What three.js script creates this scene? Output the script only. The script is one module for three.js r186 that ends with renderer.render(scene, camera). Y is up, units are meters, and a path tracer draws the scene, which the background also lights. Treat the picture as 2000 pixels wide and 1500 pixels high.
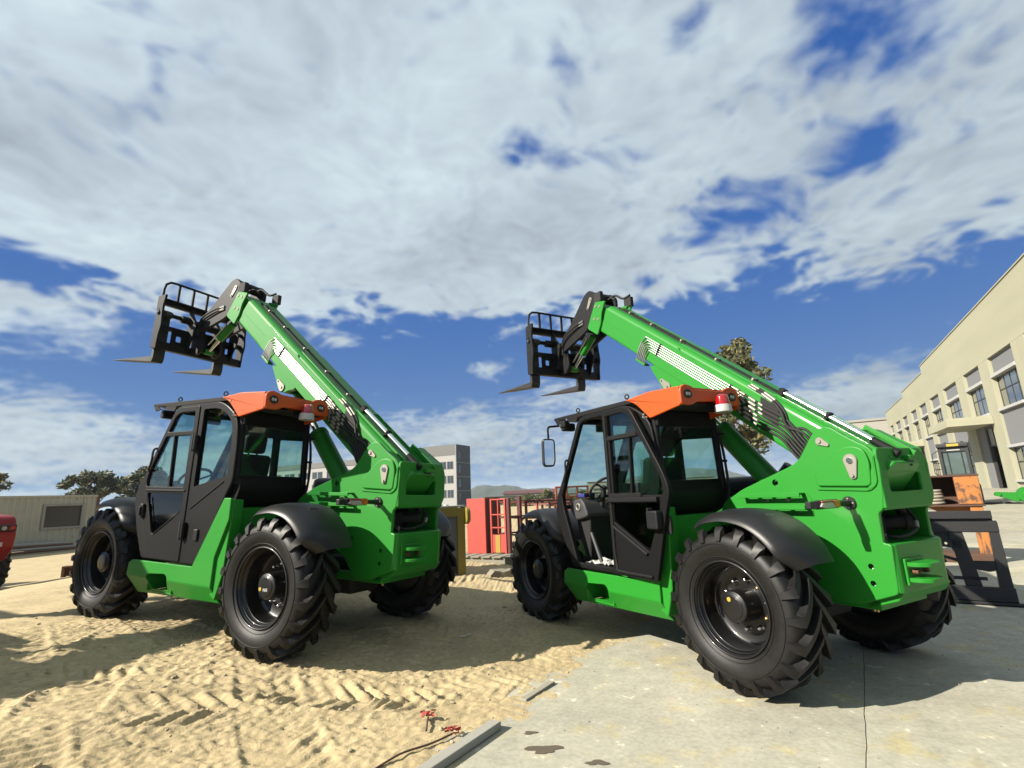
import * as THREE from 'three';
import { RoundedBoxGeometry } from 'three/addons/geometries/RoundedBoxGeometry.js';
import { FontLoader } from 'three/addons/loaders/FontLoader.js';
import { TextGeometry } from 'three/addons/geometries/TextGeometry.js';
import { mergeGeometries, mergeVertices, toCreasedNormals } from 'three/addons/utils/BufferGeometryUtils.js';

// ---------------------------------------------------------------- camera, sky, sun, exposure
const scene = new THREE.Scene();
const camera = new THREE.PerspectiveCamera(74.136, 4 / 3, 0.1, 6000);
camera.position.set(0, 1.5438, 0);
camera.rotation.set(0.21557, 0, -0.04471, 'YXZ');

const renderer = new THREE.WebGLRenderer({ antialias: true });
renderer.setSize(1024, 768);
renderer.toneMapping = THREE.LinearToneMapping;
renderer.toneMappingExposure = 2.5;
renderer.shadowMap.enabled = true;
renderer.shadowMap.type = THREE.PCFSoftShadowMap;

// seeded noise
function rng(seed) { let a = seed >>> 0; return () => { a = (a + 0x6D2B79F5) | 0; let t = Math.imul(a ^ (a >>> 15), 1 | a); t = (t + Math.imul(t ^ (t >>> 7), 61 | t)) ^ t; return ((t ^ (t >>> 14)) >>> 0) / 4294967296; }; }
const PERM = (() => { const r = rng(77), p = []; for (let i = 0; i < 256; i++) p[i] = i; for (let i = 255; i > 0; i--) { const j = Math.floor(r() * (i + 1)); [p[i], p[j]] = [p[j], p[i]]; } const a = new Uint8Array(512); for (let i = 0; i < 512; i++) a[i] = p[i & 255]; return a; })();
const GRX = new Float32Array(256), GRY = new Float32Array(256);
for (let i = 0; i < 256; i++) { GRX[i] = Math.cos(i * 2.399963); GRY[i] = Math.sin(i * 2.399963); }
function noise(x, y) {                                      // gradient noise, about -0.7..0.7
  const xi = Math.floor(x), yi = Math.floor(y), fx = x - xi, fy = y - yi;
  const u = fx * fx * fx * (fx * (fx * 6 - 15) + 10), v = fy * fy * fy * (fy * (fy * 6 - 15) + 10);
  const X = xi & 255, Y = yi & 255, A = PERM[X] + Y, B = PERM[X + 1] + Y;
  const a = PERM[A & 511], b = PERM[B & 511], c = PERM[(A + 1) & 511], d = PERM[(B + 1) & 511];
  const n00 = GRX[a] * fx + GRY[a] * fy, n10 = GRX[b] * (fx - 1) + GRY[b] * fy;
  const n01 = GRX[c] * fx + GRY[c] * (fy - 1), n11 = GRX[d] * (fx - 1) + GRY[d] * (fy - 1);
  return (n00 * (1 - u) + n10 * u) * (1 - v) + (n01 * (1 - u) + n11 * u) * v;
}
function fbm(x, y, o = 5, g = 0.5, l = 2.03) { let s = 0, a = 1, n = 0; for (let i = 0; i < o; i++) { s += a * noise(x, y); n += a; a *= g; const t = x * l + 17.3; y = y * l - 9.1; x = t; } return s / n; }
const clamp = (x, a = 0, b = 1) => Math.min(b, Math.max(a, x));
const ss = (a, b, x) => { const t = clamp((x - a) / (b - a)); return t * t * (3 - 2 * t); };
const mix = (a, b, t) => a + (b - a) * t;

// sun: from the left, a little behind the camera, 33 degrees up
const SUN = new THREE.Vector3(-0.94, 0, 0.34).normalize().multiplyScalar(Math.cos(0.569)).setY(Math.sin(0.569));
const sun = new THREE.DirectionalLight(new THREE.Color().setRGB(1, 0.925, 0.8), 5);
sun.position.copy(SUN).multiplyScalar(60).add(new THREE.Vector3(2, 0, -10));
sun.target.position.set(2, 0, -10);
sun.castShadow = true;
sun.shadow.mapSize.set(4096, 4096);
Object.assign(sun.shadow.camera, { left: -40, right: 40, top: 30, bottom: -30, near: 1, far: 160 });
scene.add(sun, sun.target);

// sky: a broken altocumulus deck overhead, open blue beneath its edge, streaks of cloud low down
// larger banks (+) and gaps (-) of the day's cloud: azimuth, elevation, their spread, strength
const CLOUDS = [[-47, 16.2, 8, 2.4, 0.6], [-46, 7, 9, 3.6, 0.6], [-28, 4.5, 8, 2.5, 0.3], [-19, 17.2, 2.0, 1.1, 0.5], [-3.5, 14.3, 2.4, 1.1, 0.5], [-5, 7.5, 9, 3, 0.45], [10, 10.5, 7, 2.2, 0.55], [36, 8, 9, 3, 0.55], [20, 6, 8, 2.5, 0.35], [-36, 24, 16, 6, 0.25], [-10, 28, 18, 8, 0.2],
  [-46, 20.3, 7, 1.5, -0.55], [-33, 12, 7, 3, -0.3], [-14, 14.5, 8, 3.2, -0.35], [28, 16, 13, 3.2, -0.4], [2.5, 37, 3, 2, -0.4], [-8, 33, 3, 1.6, -0.25], [40, 39, 6, 4, -0.45], [39, 29, 4, 3, -0.4], [24, 43.5, 3.5, 2.2, -0.4], [26, 26, 8, 2.6, -0.25], [12, 44, 5, 2.5, -0.2]];
function buildSky() {
  const W = 2048, H = 1024, data = new Float32Array(W * H * 4);
  const R = 180 / Math.PI;
  for (let j = 0; j < H; j++) {
    const th = ((j + 0.5) / H - 0.5) * Math.PI, el = th * R, cy = Math.cos(th), sy = Math.sin(th);
    for (let i = 0; i < W; i++) {
      const ph = ((i + 0.5) / W - 0.5) * 2 * Math.PI, dx = Math.cos(ph) * cy, dz = Math.sin(ph) * cy, k = (j * W + i) * 4;
      data[k + 3] = 1;
      if (el < -3) { data[k] = 0.085; data[k + 1] = 0.08; data[k + 2] = 0.07; continue; }
      const az = Math.atan2(dx, -dz) * R;
      const e = Math.max(el, 0);
      // clear air
      const t = 1 - Math.exp(-e / 13);
      let r = mix(0.23, 0.018, t), g = mix(0.39, 0.112, t), b = mix(0.60, 0.43, t);
      const t2 = ss(22, 75, e); r = mix(r, 0.035, t2); g = mix(g, 0.095, t2); b = mix(b, 0.30, t2);
      // cloud plane coordinates
      const h = 1 / (sy + 0.11), px = dx * h * 2.1, pz = dz * h * 2.1;
      const w1 = fbm(px * 0.8 + 3.1, pz * 0.8 + 8.2, 3), w2 = fbm(px * 0.8 - 11.2, pz * 0.8 + 1.7, 3);
      const qx = px + w1 * 0.5, qz = pz + w2 * 0.5;
      const big = fbm(qx * 0.55 + 21.7, qz * 0.55 - 4.4, 3);
      const mid = fbm(qx * 1.9 - 3.3, qz * 1.9 + 12.1, 4, 0.55);
      const cell = 0.5 - Math.abs(fbm(qx * 3.4 + 1.3, qz * 3.4 + 6.6, 3, 0.5)) * 2.2;      // rounded puffs
      const fine = fbm(qx * 7.5 + 7.7, qz * 7.5 - 2.2, 4, 0.58);
      // where the deck ends: a ragged edge near 19 degrees
      const edge = 19 + 4 * fbm(az / 20 + 5.2, 3.3, 3);
      const deck = ss(edge - 2.0, edge + 4.5, el + 5 * mid + 2 * cell);
      const low = ss(11, 4, el + 2.5 * big);
      let cov = deck * 0.93 + (1 - deck) * (0.30 + 0.30 * low);
      for (const c of CLOUDS) { const u = (az - c[0]) / c[2], v = (el - c[1]) / c[3], d = u * u + v * v; if (d < 7) cov += c[4] * Math.exp(-d); }
      const f = 0.5 + 0.42 * big + 0.62 * mid + 0.22 * cell - 0.08 + 0.34 * fine;
      const th0 = mix(1.02, -0.02, clamp(cov, 0, 1.1));
      let a = ss(th0 - 0.12, th0 + 0.42, f);
      a *= ss(-1.5, 1.5, el) * 0.97;
      // cloud body: thin parts white, thick parts greyer
      const thick = clamp((f - th0) * 0.9);
      const sh = clamp(0.56 + 0.85 * fbm(qx * 0.8 + 55, qz * 0.8 + 31, 4) + 0.30 * cell - 0.05 - 0.25 * fine + 0.22 * (0.5 - thick));
      const sunny = 0.5 + 0.5 * (dx * SUN.x + sy * SUN.y + dz * SUN.z);
      const L = mix(0.46, 0.83, sh) * mix(0.80, 1.12, sunny) * mix(0.88, 1, ss(2, 14, el));
      const cr = L * mix(0.79, 0.85, sh), cg = L * mix(0.93, 1.0, sh), cb = L * mix(1.07, 1.06, sh);
      const E = 0.405;                                        // radiance scale that goes with the exposure
      data[k] = mix(r, cr, a) * E; data[k + 1] = mix(g, cg, a) * E; data[k + 2] = mix(b, cb, a) * E;
    }
  }
  const tex = new THREE.DataTexture(data, W, H, THREE.RGBAFormat, THREE.FloatType);
  tex.mapping = THREE.EquirectangularReflectionMapping; tex.colorSpace = THREE.LinearSRGBColorSpace;
  tex.magFilter = THREE.LinearFilter; tex.minFilter = THREE.LinearFilter; tex.wrapS = THREE.RepeatWrapping; tex.needsUpdate = true;
  return tex;
}
const sky = buildSky();
scene.background = sky;
scene.environment = sky;

// ---------------------------------------------------------------- helpers
const V = (x, y, z) => new THREE.Vector3(x, y, z);
const taken = {};
function numbered(n) { if (!(n in taken)) { taken[n] = 0; return n; } taken[n]++; return n + '_' + String(taken[n]).padStart(3, '0'); }
function tag(o, label, category, group) { o.userData.label = label; o.userData.category = category; if (group) o.userData.group = group; return o; }
function thing(name, label, category, p = [0, 0, 0], turn = 0, group) {
  const o = new THREE.Group(); o.name = numbered(name); o.position.set(...p); o.rotation.y = turn; scene.add(o); return tag(o, label, category, group);
}
function ng(g) { g = g.index ? g.toNonIndexed() : g; for (const k of Object.keys(g.attributes)) if (!['position', 'normal', 'uv'].includes(k)) g.deleteAttribute(k); if (!g.attributes.uv) g.setAttribute('uv', new THREE.BufferAttribute(new Float32Array(g.attributes.position.count * 2), 2)); if (!g.attributes.normal) g.computeVertexNormals(); return g; }
function join(l) { return Array.isArray(l) ? (l.length === 1 ? l[0] : mergeGeometries(l.map(ng))) : l; }
function part(parent, name, geo, mat) { const m = new THREE.Mesh(join(geo), mat); m.name = name; parent.add(m); return m; }
function sub(parent, name) { const g = new THREE.Group(); g.name = name; parent.add(g); return g; }
function single(name, geo, mat, label, category, group) { const m = new THREE.Mesh(join(geo), mat); m.name = numbered(name); scene.add(m); return tag(m, label, category, group); }
function struct(name, geo, mat) { const m = new THREE.Mesh(join(geo), mat); m.name = name; m.userData.kind = 'structure'; scene.add(m); return m; }

function rnd(pts, r, n = 4) {                                // round the corners of a closed polygon
  const out = [], N = pts.length;
  for (let i = 0; i < N; i++) {
    const p = pts[i], a = pts[(i + N - 1) % N], b = pts[(i + 1) % N];
    const rr = p[2] ?? r; const la = Math.hypot(a[0] - p[0], a[1] - p[1]), lb = Math.hypot(b[0] - p[0], b[1] - p[1]);
    const q = Math.min(rr, la * 0.45, lb * 0.45);
    if (q < 1e-4) { out.push([p[0], p[1]]); continue; }
    const s = [p[0] + (a[0] - p[0]) * q / la, p[1] + (a[1] - p[1]) * q / la], e = [p[0] + (b[0] - p[0]) * q / lb, p[1] + (b[1] - p[1]) * q / lb];
    for (let k = 0; k <= n; k++) { const t = k / n; out.push([(1 - t) * (1 - t) * s[0] + 2 * t * (1 - t) * p[0] + t * t * e[0], (1 - t) * (1 - t) * s[1] + 2 * t * (1 - t) * p[1] + t * t * e[1]]); }
  }
  return out;
}
function inset(pts, d) {                                     // offset a closed polygon inwards
  let area = 0; const N = pts.length; for (let i = 0; i < N; i++) { const a = pts[i], b = pts[(i + 1) % N]; area += a[0] * b[1] - b[0] * a[1]; }
  const s = area > 0 ? 1 : -1, out = [];
  for (let i = 0; i < N; i++) {
    const a = pts[(i + N - 1) % N], p = pts[i], b = pts[(i + 1) % N];
    let n1 = [-(p[1] - a[1]), p[0] - a[0]], n2 = [-(b[1] - p[1]), b[0] - p[0]];
    const l1 = Math.hypot(...n1) || 1, l2 = Math.hypot(...n2) || 1; n1 = n1.map(q => q / l1 * s); n2 = n2.map(q => q / l2 * s);
    const k = Math.max(0.35, 1 + n1[0] * n2[0] + n1[1] * n2[1]);
    out.push([p[0] + (n1[0] + n2[0]) * d / k, p[1] + (n1[1] + n2[1]) * d / k]);
  }
  return out;
}
const V2 = (a, b) => new THREE.Vector2(a, b);
function extr(pts2, holes, depth, bv, seg = 1) {
  const sh = new THREE.Shape(pts2); for (const h of holes) sh.holes.push(new THREE.Path(h));
  return new THREE.ExtrudeGeometry(sh, { depth: Math.max(1e-4, depth - 2 * bv), bevelEnabled: bv > 0, bevelThickness: bv, bevelSize: bv, bevelOffset: -bv, bevelSegments: seg, curveSegments: 6 });
}
// polygon in (z, y) with thickness along x; in (x, y) along z; in (x, z) along y
function plateX(pts, x0, x1, o = {}) { const b = o.bevel ?? 0.005; const g = extr(pts.map(p => V2(-p[0], p[1])), (o.holes || []).map(h => h.map(p => V2(-p[0], p[1]))), x1 - x0, b, o.seg); g.translate(0, 0, x0 + b); g.rotateY(Math.PI / 2); return g; }
function plateZ(pts, z0, z1, o = {}) { const b = o.bevel ?? 0.005; const g = extr(pts.map(p => V2(p[0], p[1])), (o.holes || []).map(h => h.map(p => V2(p[0], p[1]))), z1 - z0, b, o.seg); g.translate(0, 0, z0 + b); return g; }
function plateY(pts, y0, y1, o = {}) { const b = o.bevel ?? 0.005; const g = extr(pts.map(p => V2(p[0], -p[1])), (o.holes || []).map(h => h.map(p => V2(p[0], -p[1]))), y1 - y0, b, o.seg); g.translate(0, 0, y0 + b); g.rotateX(-Math.PI / 2); return g; }
function box(x0, x1, y0, y1, z0, z1, r = 0.006) { const w = x1 - x0, h = y1 - y0, d = z1 - z0; const g = r > 0 ? new RoundedBoxGeometry(w, h, d, 1, Math.min(r, w * 0.45, h * 0.45, d * 0.45)) : new THREE.BoxGeometry(w, h, d); g.translate((x0 + x1) / 2, (y0 + y1) / 2, (z0 + z1) / 2); return g; }
function cyl(a, b, r0, r1 = r0, seg = 16, open = false) {
  const A = V(...a), B = V(...b), d = B.clone().sub(A), g = new THREE.CylinderGeometry(r1, r0, d.length(), seg, 1, open);
  g.applyQuaternion(new THREE.Quaternion().setFromUnitVectors(V(0, 1, 0), d.clone().normalize())); g.translate((A.x + B.x) / 2, (A.y + B.y) / 2, (A.z + B.z) / 2); return g;
}
class Poly extends THREE.Curve { constructor(p) { super(); this.p = p; this.l = [0]; for (let i = 1; i < p.length; i++) this.l[i] = this.l[i - 1] + p[i].distanceTo(p[i - 1]); } getPoint(t, o = new THREE.Vector3()) { const L = this.l[this.l.length - 1] * clamp(t); let i = 1; while (i < this.l.length - 1 && this.l[i] < L) i++; return o.copy(this.p[i - 1]).lerp(this.p[i], clamp((L - this.l[i - 1]) / (this.l[i] - this.l[i - 1] || 1))); } }
function tube(pts, r, o = {}) {                              // bar through points with rounded corners
  const P = pts.map(p => V(...p)), cr = o.corner ?? 0.04; let q = [P[0]];
  if (o.smooth) q = new THREE.CatmullRomCurve3(P).getPoints(o.seg ?? 20);
  else {
    for (let i = 1; i < P.length - 1; i++) { const a = P[i - 1], p = P[i], b = P[i + 1], k = Math.min(cr, a.distanceTo(p) * 0.45, b.distanceTo(p) * 0.45); const s = p.clone().add(a.clone().sub(p).setLength(k)), e = p.clone().add(b.clone().sub(p).setLength(k)); for (let j = 0; j <= 4; j++) { const t = j / 4; q.push(s.clone().multiplyScalar((1 - t) * (1 - t)).add(p.clone().multiplyScalar(2 * t * (1 - t))).add(e.clone().multiplyScalar(t * t))); } }
    q.push(P[P.length - 1]);
  }
  const n = o.n ?? Math.max(2, Math.min(60, (q.length - 1) * 2)); return new THREE.TubeGeometry(new Poly(q), n, r, o.rad ?? 8, false);
}
function shell(grid, t) {                                    // a sheet of given thickness over a grid of points [row][col]
  const R = grid.length, C = grid[0].length, P = [], I = [];
  const nrm = grid.map((row, i) => row.map((p, j) => { const a = grid[Math.min(R - 1, i + 1)][j].clone().sub(grid[Math.max(0, i - 1)][j]), b = row[Math.min(C - 1, j + 1)].clone().sub(row[Math.max(0, j - 1)]); return a.cross(b).normalize(); }));
  for (const s of [0, 1]) for (let i = 0; i < R; i++) for (let j = 0; j < C; j++) { const p = grid[i][j].clone().addScaledVector(nrm[i][j], -s * t); P.push(p.x, p.y, p.z); }
  const id = (s, i, j) => s * R * C + i * C + j, quad = (a, b, c, d) => I.push(a, b, c, a, c, d);
  for (let i = 0; i < R - 1; i++) for (let j = 0; j < C - 1; j++) { quad(id(0, i, j), id(0, i + 1, j), id(0, i + 1, j + 1), id(0, i, j + 1)); quad(id(1, i, j), id(1, i, j + 1), id(1, i + 1, j + 1), id(1, i + 1, j)); }
  for (let i = 0; i < R - 1; i++) { quad(id(0, i, 0), id(1, i, 0), id(1, i + 1, 0), id(0, i + 1, 0)); quad(id(0, i, C - 1), id(0, i + 1, C - 1), id(1, i + 1, C - 1), id(1, i, C - 1)); }
  for (let j = 0; j < C - 1; j++) { quad(id(0, 0, j), id(0, 0, j + 1), id(1, 0, j + 1), id(1, 0, j)); quad(id(0, R - 1, j), id(1, R - 1, j), id(1, R - 1, j + 1), id(0, R - 1, j + 1)); }
  const g = new THREE.BufferGeometry(); g.setAttribute('position', new THREE.Float32BufferAttribute(P, 3)); g.setIndex(I); g.computeVertexNormals();
  return toCreasedNormals(g, 0.7);
}
function lathe(profile, seg = 40) { const g = new THREE.LatheGeometry(profile.map(p => V2(p[0], p[1])), seg); g.rotateZ(-Math.PI / 2); return g; }   // profile (radius, x): axis along x

// ---------------------------------------------------------------- procedural textures
function texture(n, fn, srgb = true) {
  const d = new Uint8Array(n * n * 4);
  for (let j = 0; j < n; j++) for (let i = 0; i < n; i++) { const c = fn(i / n, j / n, i, j), k = (j * n + i) * 4; d[k] = clamp(c[0], 0, 255); d[k + 1] = clamp(c[1], 0, 255); d[k + 2] = clamp(c[2], 0, 255); d[k + 3] = 255; }
  const t = new THREE.DataTexture(d, n, n); t.wrapS = t.wrapT = THREE.RepeatWrapping; t.magFilter = THREE.LinearFilter; t.minFilter = THREE.LinearMipmapLinearFilter; t.generateMipmaps = true; if (srgb) t.colorSpace = THREE.SRGBColorSpace; t.needsUpdate = true; return t;
}
function tnoise(u, v, f, o = 4) {                            // seamless: blend of shifted copies
  const a = fbm(u * f, v * f, o), b = fbm((u - 1) * f, v * f, o), c = fbm(u * f, (v - 1) * f, o), d = fbm((u - 1) * f, (v - 1) * f, o);
  const x = ss(0, 1, u), y = ss(0, 1, v); return mix(mix(a, b, x), mix(c, d, x), y) * (1 + 0.35 * (4 * x * (1 - x) + 4 * y * (1 - y)) * 0.5);
}
const lin = (r, g, b) => new THREE.Color().setRGB(r, g, b);
function std(c, rough, o = {}) { return new THREE.MeshStandardMaterial({ color: c, roughness: rough, ...o }); }
function phys(c, rough, o = {}) { return new THREE.MeshPhysicalMaterial({ color: c, roughness: rough, ...o }); }
const rT = rng(5);
const orangePeel = texture(256, (u, v) => { const n = 128 + 60 * tnoise(u, v, 18, 3); return [n, n, n]; }, false); orangePeel.repeat.set(3, 3);
const grain = texture(256, (u, v, i, j) => { const n = 128 + 70 * tnoise(u, v, 40, 3) + 40 * (rT() - 0.5); return [n, n, n]; }, false); grain.repeat.set(4, 4);
const dusty = texture(512, (u, v) => { const n = tnoise(u, v, 7, 5), m = tnoise(u + 0.37, v + 0.21, 26, 3); const d = clamp(0.35 + n * 1.3 + m * 0.5); return [mix(150, 255, d), mix(148, 253, d), mix(142, 248, d)]; });
const scuffRough = texture(512, (u, v) => { const n = tnoise(u, v, 9, 5), m = tnoise(u + 0.1, v + 0.7, 60, 2); const g = 150 + 120 * n + 60 * m; return [g, g, g]; }, false);

const M = {
  green: phys(lin(0.0105, 0.158, 0.0115), 0.5, { specularIntensity: 0.55, clearcoat: 0.16, clearcoatRoughness: 0.1, bumpMap: orangePeel, bumpScale: 0.0006 }),
  orange: phys(lin(0.36, 0.054, 0.0055), 0.45, { specularIntensity: 0.6, clearcoat: 0.2, clearcoatRoughness: 0.15, bumpMap: orangePeel, bumpScale: 0.0005 }),
  red: phys(lin(0.17, 0.0045, 0.006), 0.45, { specularIntensity: 0.5, clearcoat: 0.12, clearcoatRoughness: 0.15 }),
  cabBlack: phys(lin(0.004, 0.004, 0.0043), 0.55, { specularIntensity: 0.28, clearcoat: 0.04, clearcoatRoughness: 0.25, bumpMap: orangePeel, bumpScale: 0.0004 }),
  frameBlack: phys(lin(0.0065, 0.0065, 0.0068), 0.68, { specularIntensity: 0.35, bumpMap: grain, bumpScale: 0.0004 }),
  steelBlack: phys(lin(0.0079, 0.0079, 0.0083), 0.5, { specularIntensity: 0.4, bumpMap: grain, bumpScale: 0.0008 }),
  plastic: phys(lin(0.0094, 0.0094, 0.0101), 0.42, { specularIntensity: 0.7, bumpMap: grain, bumpScale: 0.0006 }),
  rubber: phys(lin(0.0125, 0.0125, 0.0128), 0.48, { specularIntensity: 0.6, map: dusty, bumpMap: grain, bumpScale: 0.0012 }),
  hose: std(lin(0.004, 0.004, 0.004), 0.75),
  rim: phys(lin(0.0032, 0.0032, 0.0036), 0.42, { specularIntensity: 0.7, clearcoat: 0.35, clearcoatRoughness: 0.1 }),
  chrome: std(lin(0.75, 0.75, 0.74), 0.18, { metalness: 1 }),
  zinc: std(lin(0.21, 0.20, 0.17), 0.5, { metalness: 0.55, bumpMap: grain, bumpScale: 0.0006 }),
  pipe: std(lin(0.50, 0.50, 0.49), 0.42, { metalness: 1 }),
  fork: std(lin(0.0238, 0.0233, 0.0216), 0.5, { metalness: 0.3, bumpMap: grain, bumpScale: 0.001 }),
  glass: phys(lin(0.80, 0.90, 0.87), 0.02, { transmission: 1, thickness: 0, ior: 1.5, side: THREE.DoubleSide }),
  glassDark: phys(lin(0.10, 0.12, 0.12), 0.06, { transmission: 1, thickness: 0, ior: 1.5, side: THREE.DoubleSide }),
  mirror: std(lin(0.85, 0.86, 0.86), 0.03, { metalness: 1 }),
  seat: std(lin(0.0069, 0.0069, 0.0073), 0.8),
  wrap: phys(lin(0.9, 0.92, 0.92), 0.12, { transmission: 0.85, thickness: 0, side: THREE.DoubleSide }),
  dash: std(lin(0.0389, 0.0389, 0.041), 0.4),
  blue: std(lin(0.0086, 0.013, 0.121), 0.45),
  white: std(lin(0.311, 0.311, 0.3024), 0.45),
  beaconRed: phys(lin(0.2376, 0.0035, 0.0052), 0.12, { clearcoat: 1, clearcoatRoughness: 0.05 }),
  lensAmber: phys(lin(0.3456, 0.0691, 0.0086), 0.15, { clearcoat: 1 }),
  lensClear: phys(lin(0.2678, 0.2592, 0.2419), 0.12, { clearcoat: 1 }),
  lensRed: phys(lin(0.216, 0.0086, 0.0086), 0.15, { clearcoat: 1 }),
  yellow: std(lin(0.311, 0.216, 0.0216), 0.5),
  brass: std(lin(0.42, 0.30, 0.13), 0.4, { metalness: 1 }),
  dark: std(lin(0.0026, 0.0026, 0.0026), 0.8),
  rust: std(lin(0.0864, 0.0367, 0.0173), 0.8),
};
M.rubber.map.repeat.set(1, 1);

// ================================================================ telehandler (x = its left, y = up, z = forward; origin under the rear axle)
// ---- wheel: carcass by lathe, each lug of the tread a curved, tapering bar running over the shoulder
const TR = 0.645, CR = 0.590;
function lug(phi0, side) {
  const st = [], N = 10;
  for (let k = 0; k < N; k++) {
    const t = k / (N - 1); let x, ang, top, bot, w;
    if (t < 0.78) { const q = t / 0.78; x = -0.015 + 0.195 * q; ang = 0.40 * (1 - q) * (1 - 0.3 * q); top = TR - 0.006 * q; bot = CR - 0.02; w = mix(0.028, 0.039, q); }
    else { const q = (t - 0.78) / 0.22; x = 0.18 + 0.052 * Math.sin(q * 1.57); ang = -0.01 * q; top = mix(TR - 0.006, 0.525, q * (0.35 + 0.65 * q)); bot = mix(CR - 0.03, 0.505, q); w = mix(0.039, 0.019, q); }
    st.push({ x: x * side, ang, top, bot, w });
  }
  const P = [], I = [];
  for (const s of st) for (const [r, k, dx] of [[s.bot, 1.3, -0.035], [s.bot, -1.3, -0.035], [s.top, -1, 0.0], [s.top, 1, 0.0]]) { const a = phi0 + s.ang + k * s.w / r; P.push(s.x + dx * side * (Math.abs(s.x) > 0.185 ? 1 : 0), r * Math.sin(a), -r * Math.cos(a)); }
  for (let i = 0; i < N - 1; i++) for (let j = 0; j < 4; j++) { const a = i * 4 + j, b = i * 4 + (j + 1) % 4, c = a + 4, d = b + 4; I.push(a, b, d, a, d, c); }
  I.push(0, 2, 1, 0, 3, 2); const e = (N - 1) * 4; I.push(e, e + 1, e + 2, e, e + 2, e + 3);
  if (side < 0) for (let i = 0; i < I.length; i += 3) [I[i], I[i + 1]] = [I[i + 1], I[i]];
  const g = new THREE.BufferGeometry(); g.setAttribute('position', new THREE.Float32BufferAttribute(P, 3)); g.setIndex(I); const n = g.toNonIndexed(); n.computeVertexNormals(); return toCreasedNormals(n, 0.6);
}
const tyreGeo = (() => {
  const half = [[0.350, 0.165], [0.362, 0.180], [0.385, 0.186], [0.42, 0.206], [0.47, 0.221], [0.52, 0.219], [0.556, 0.205], [0.578, 0.18], [0.590, 0.12], [0.594, 0.0]];
  const prof = [...half, ...half.slice(0, -1).reverse().map(p => [p[0], -p[1]])];
  const L = [lathe(prof.reverse(), 72)];
  const uv = L[0].attributes.uv; for (let i = 0; i < uv.count; i++) uv.setXY(i, uv.getX(i) * 6, uv.getY(i) * 2);
  for (let i = 0; i < 20; i++) { L.push(lug(i / 20 * Math.PI * 2, 1)); L.push(lug((i + 0.5) / 20 * Math.PI * 2, -1)); }
  // moulded rings and blocks on the side wall
  for (const [r, x] of [[0.40, 0.198], [0.505, 0.222]]) { const t = new THREE.TorusGeometry(r, 0.0035, 5, 72); t.rotateY(Math.PI / 2); t.translate(x, 0, 0); L.push(t); }
  return join(L);
})();
const rimGeo = lathe([[0.372, 0.188], [0.372, 0.182], [0.352, 0.172], [0.349, 0.15], [0.338, 0.135], [0.335, 0.12], [0.322, 0.112], [0.318, 0.02], [0.312, -0.015], [0.29, -0.04], [0.22, -0.05], [0.12, -0.052], [0.001, -0.052]].reverse(), 64);
const rimBack = lathe([[0.001, -0.075], [0.30, -0.075], [0.33, -0.10], [0.345, -0.17], [0.372, -0.188]].reverse(), 48);
const rimRing = (() => { const l = []; for (const [r, x, q] of [[0.362, 0.187, 0.010], [0.340, 0.150, 0.006], [0.324, 0.115, 0.006]]) { const t = new THREE.TorusGeometry(r, q, 8, 72); t.rotateY(Math.PI / 2); t.translate(x, 0, 0); l.push(t); } return join(l); })();
const rimRib = (() => { const l = []; for (let k = 0; k < 3; k++) { const a0 = 0.6 + k * 2.09, pts = []; for (let i = 0; i <= 8; i++) { const a = a0 + i * 0.11; pts.push([0.0, 0.285 * Math.sin(a), -0.285 * Math.cos(a)]); } l.push(tube(pts, 0.009, { smooth: true, rad: 6 })); } return join(l); })();
const hubGeo = lathe([[0.001, 0.150], [0.085, 0.150], [0.092, 0.144], [0.096, 0.135], [0.112, 0.135], [0.122, 0.128], [0.126, 0.115], [0.130, -0.05]].reverse(), 40);
const nutGeo = (() => { const g = lathe([[0.0005, 0.028], [0.008, 0.026], [0.012, 0.018], [0.014, 0.0], [0.018, -0.002], [0.018, -0.006]].reverse(), 8); return g; })();
const font = await new FontLoader().loadAsync('fonts/droid/droid_sans_bold.typeface.json');
function wheel(parent, x, z, side, o = {}) {
  const w = sub(parent, 'wheel'), turn = side < 0 ? Math.PI : 0; w.position.set(x, 0.64, z); w.scale.set(0.97, 0.955, 0.955); w.rotation.set(o.spin ?? 0, o.steer ?? 0, 0, 'YXZ');
  part(w, 'tyre', tyreGeo, M.rubber);
  part(w, 'rim', [rimGeo, rimBack, rimRing, rimRib], M.rim).rotation.y = turn;
  part(w, 'hub_cap', hubGeo, M.rim).rotation.y = turn;
  if (o.nuts) for (let k = 0; k < 10; k++) { const a = k / 10 * Math.PI * 2 + 0.2; const n = part(w, 'wheel_nut', nutGeo, k % 4 === 1 ? M.brass : M.chrome); n.position.set(-0.045 * side, 0.195 * Math.sin(a), -0.195 * Math.cos(a)); n.rotation.y = turn; n.scale.setScalar(1.45); }
  if (o.sticker !== undefined) { const g = new THREE.CylinderGeometry(0.018, 0.018, 0.003, 20); g.rotateZ(Math.PI / 2); const s = part(w, 'sticker', g, M.yellow); s.position.set(0.152, 0.062 * Math.sin(o.sticker), -0.062 * Math.cos(o.sticker)); }
  if (o.mark) { const g = new TextGeometry(o.mark, { font, size: 0.026, depth: 0.002, curveSegments: 3, bevelEnabled: false }); g.scale(0.8, 1.15, 1); g.center(); g.rotateY(Math.PI / 2); const s = part(w, 'chalk_mark', g, M.white); s.position.set(0.152, -0.028, -0.012); s.rotation.x = -(o.spin ?? 0) + 0.12; }
  return w;
}
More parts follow.
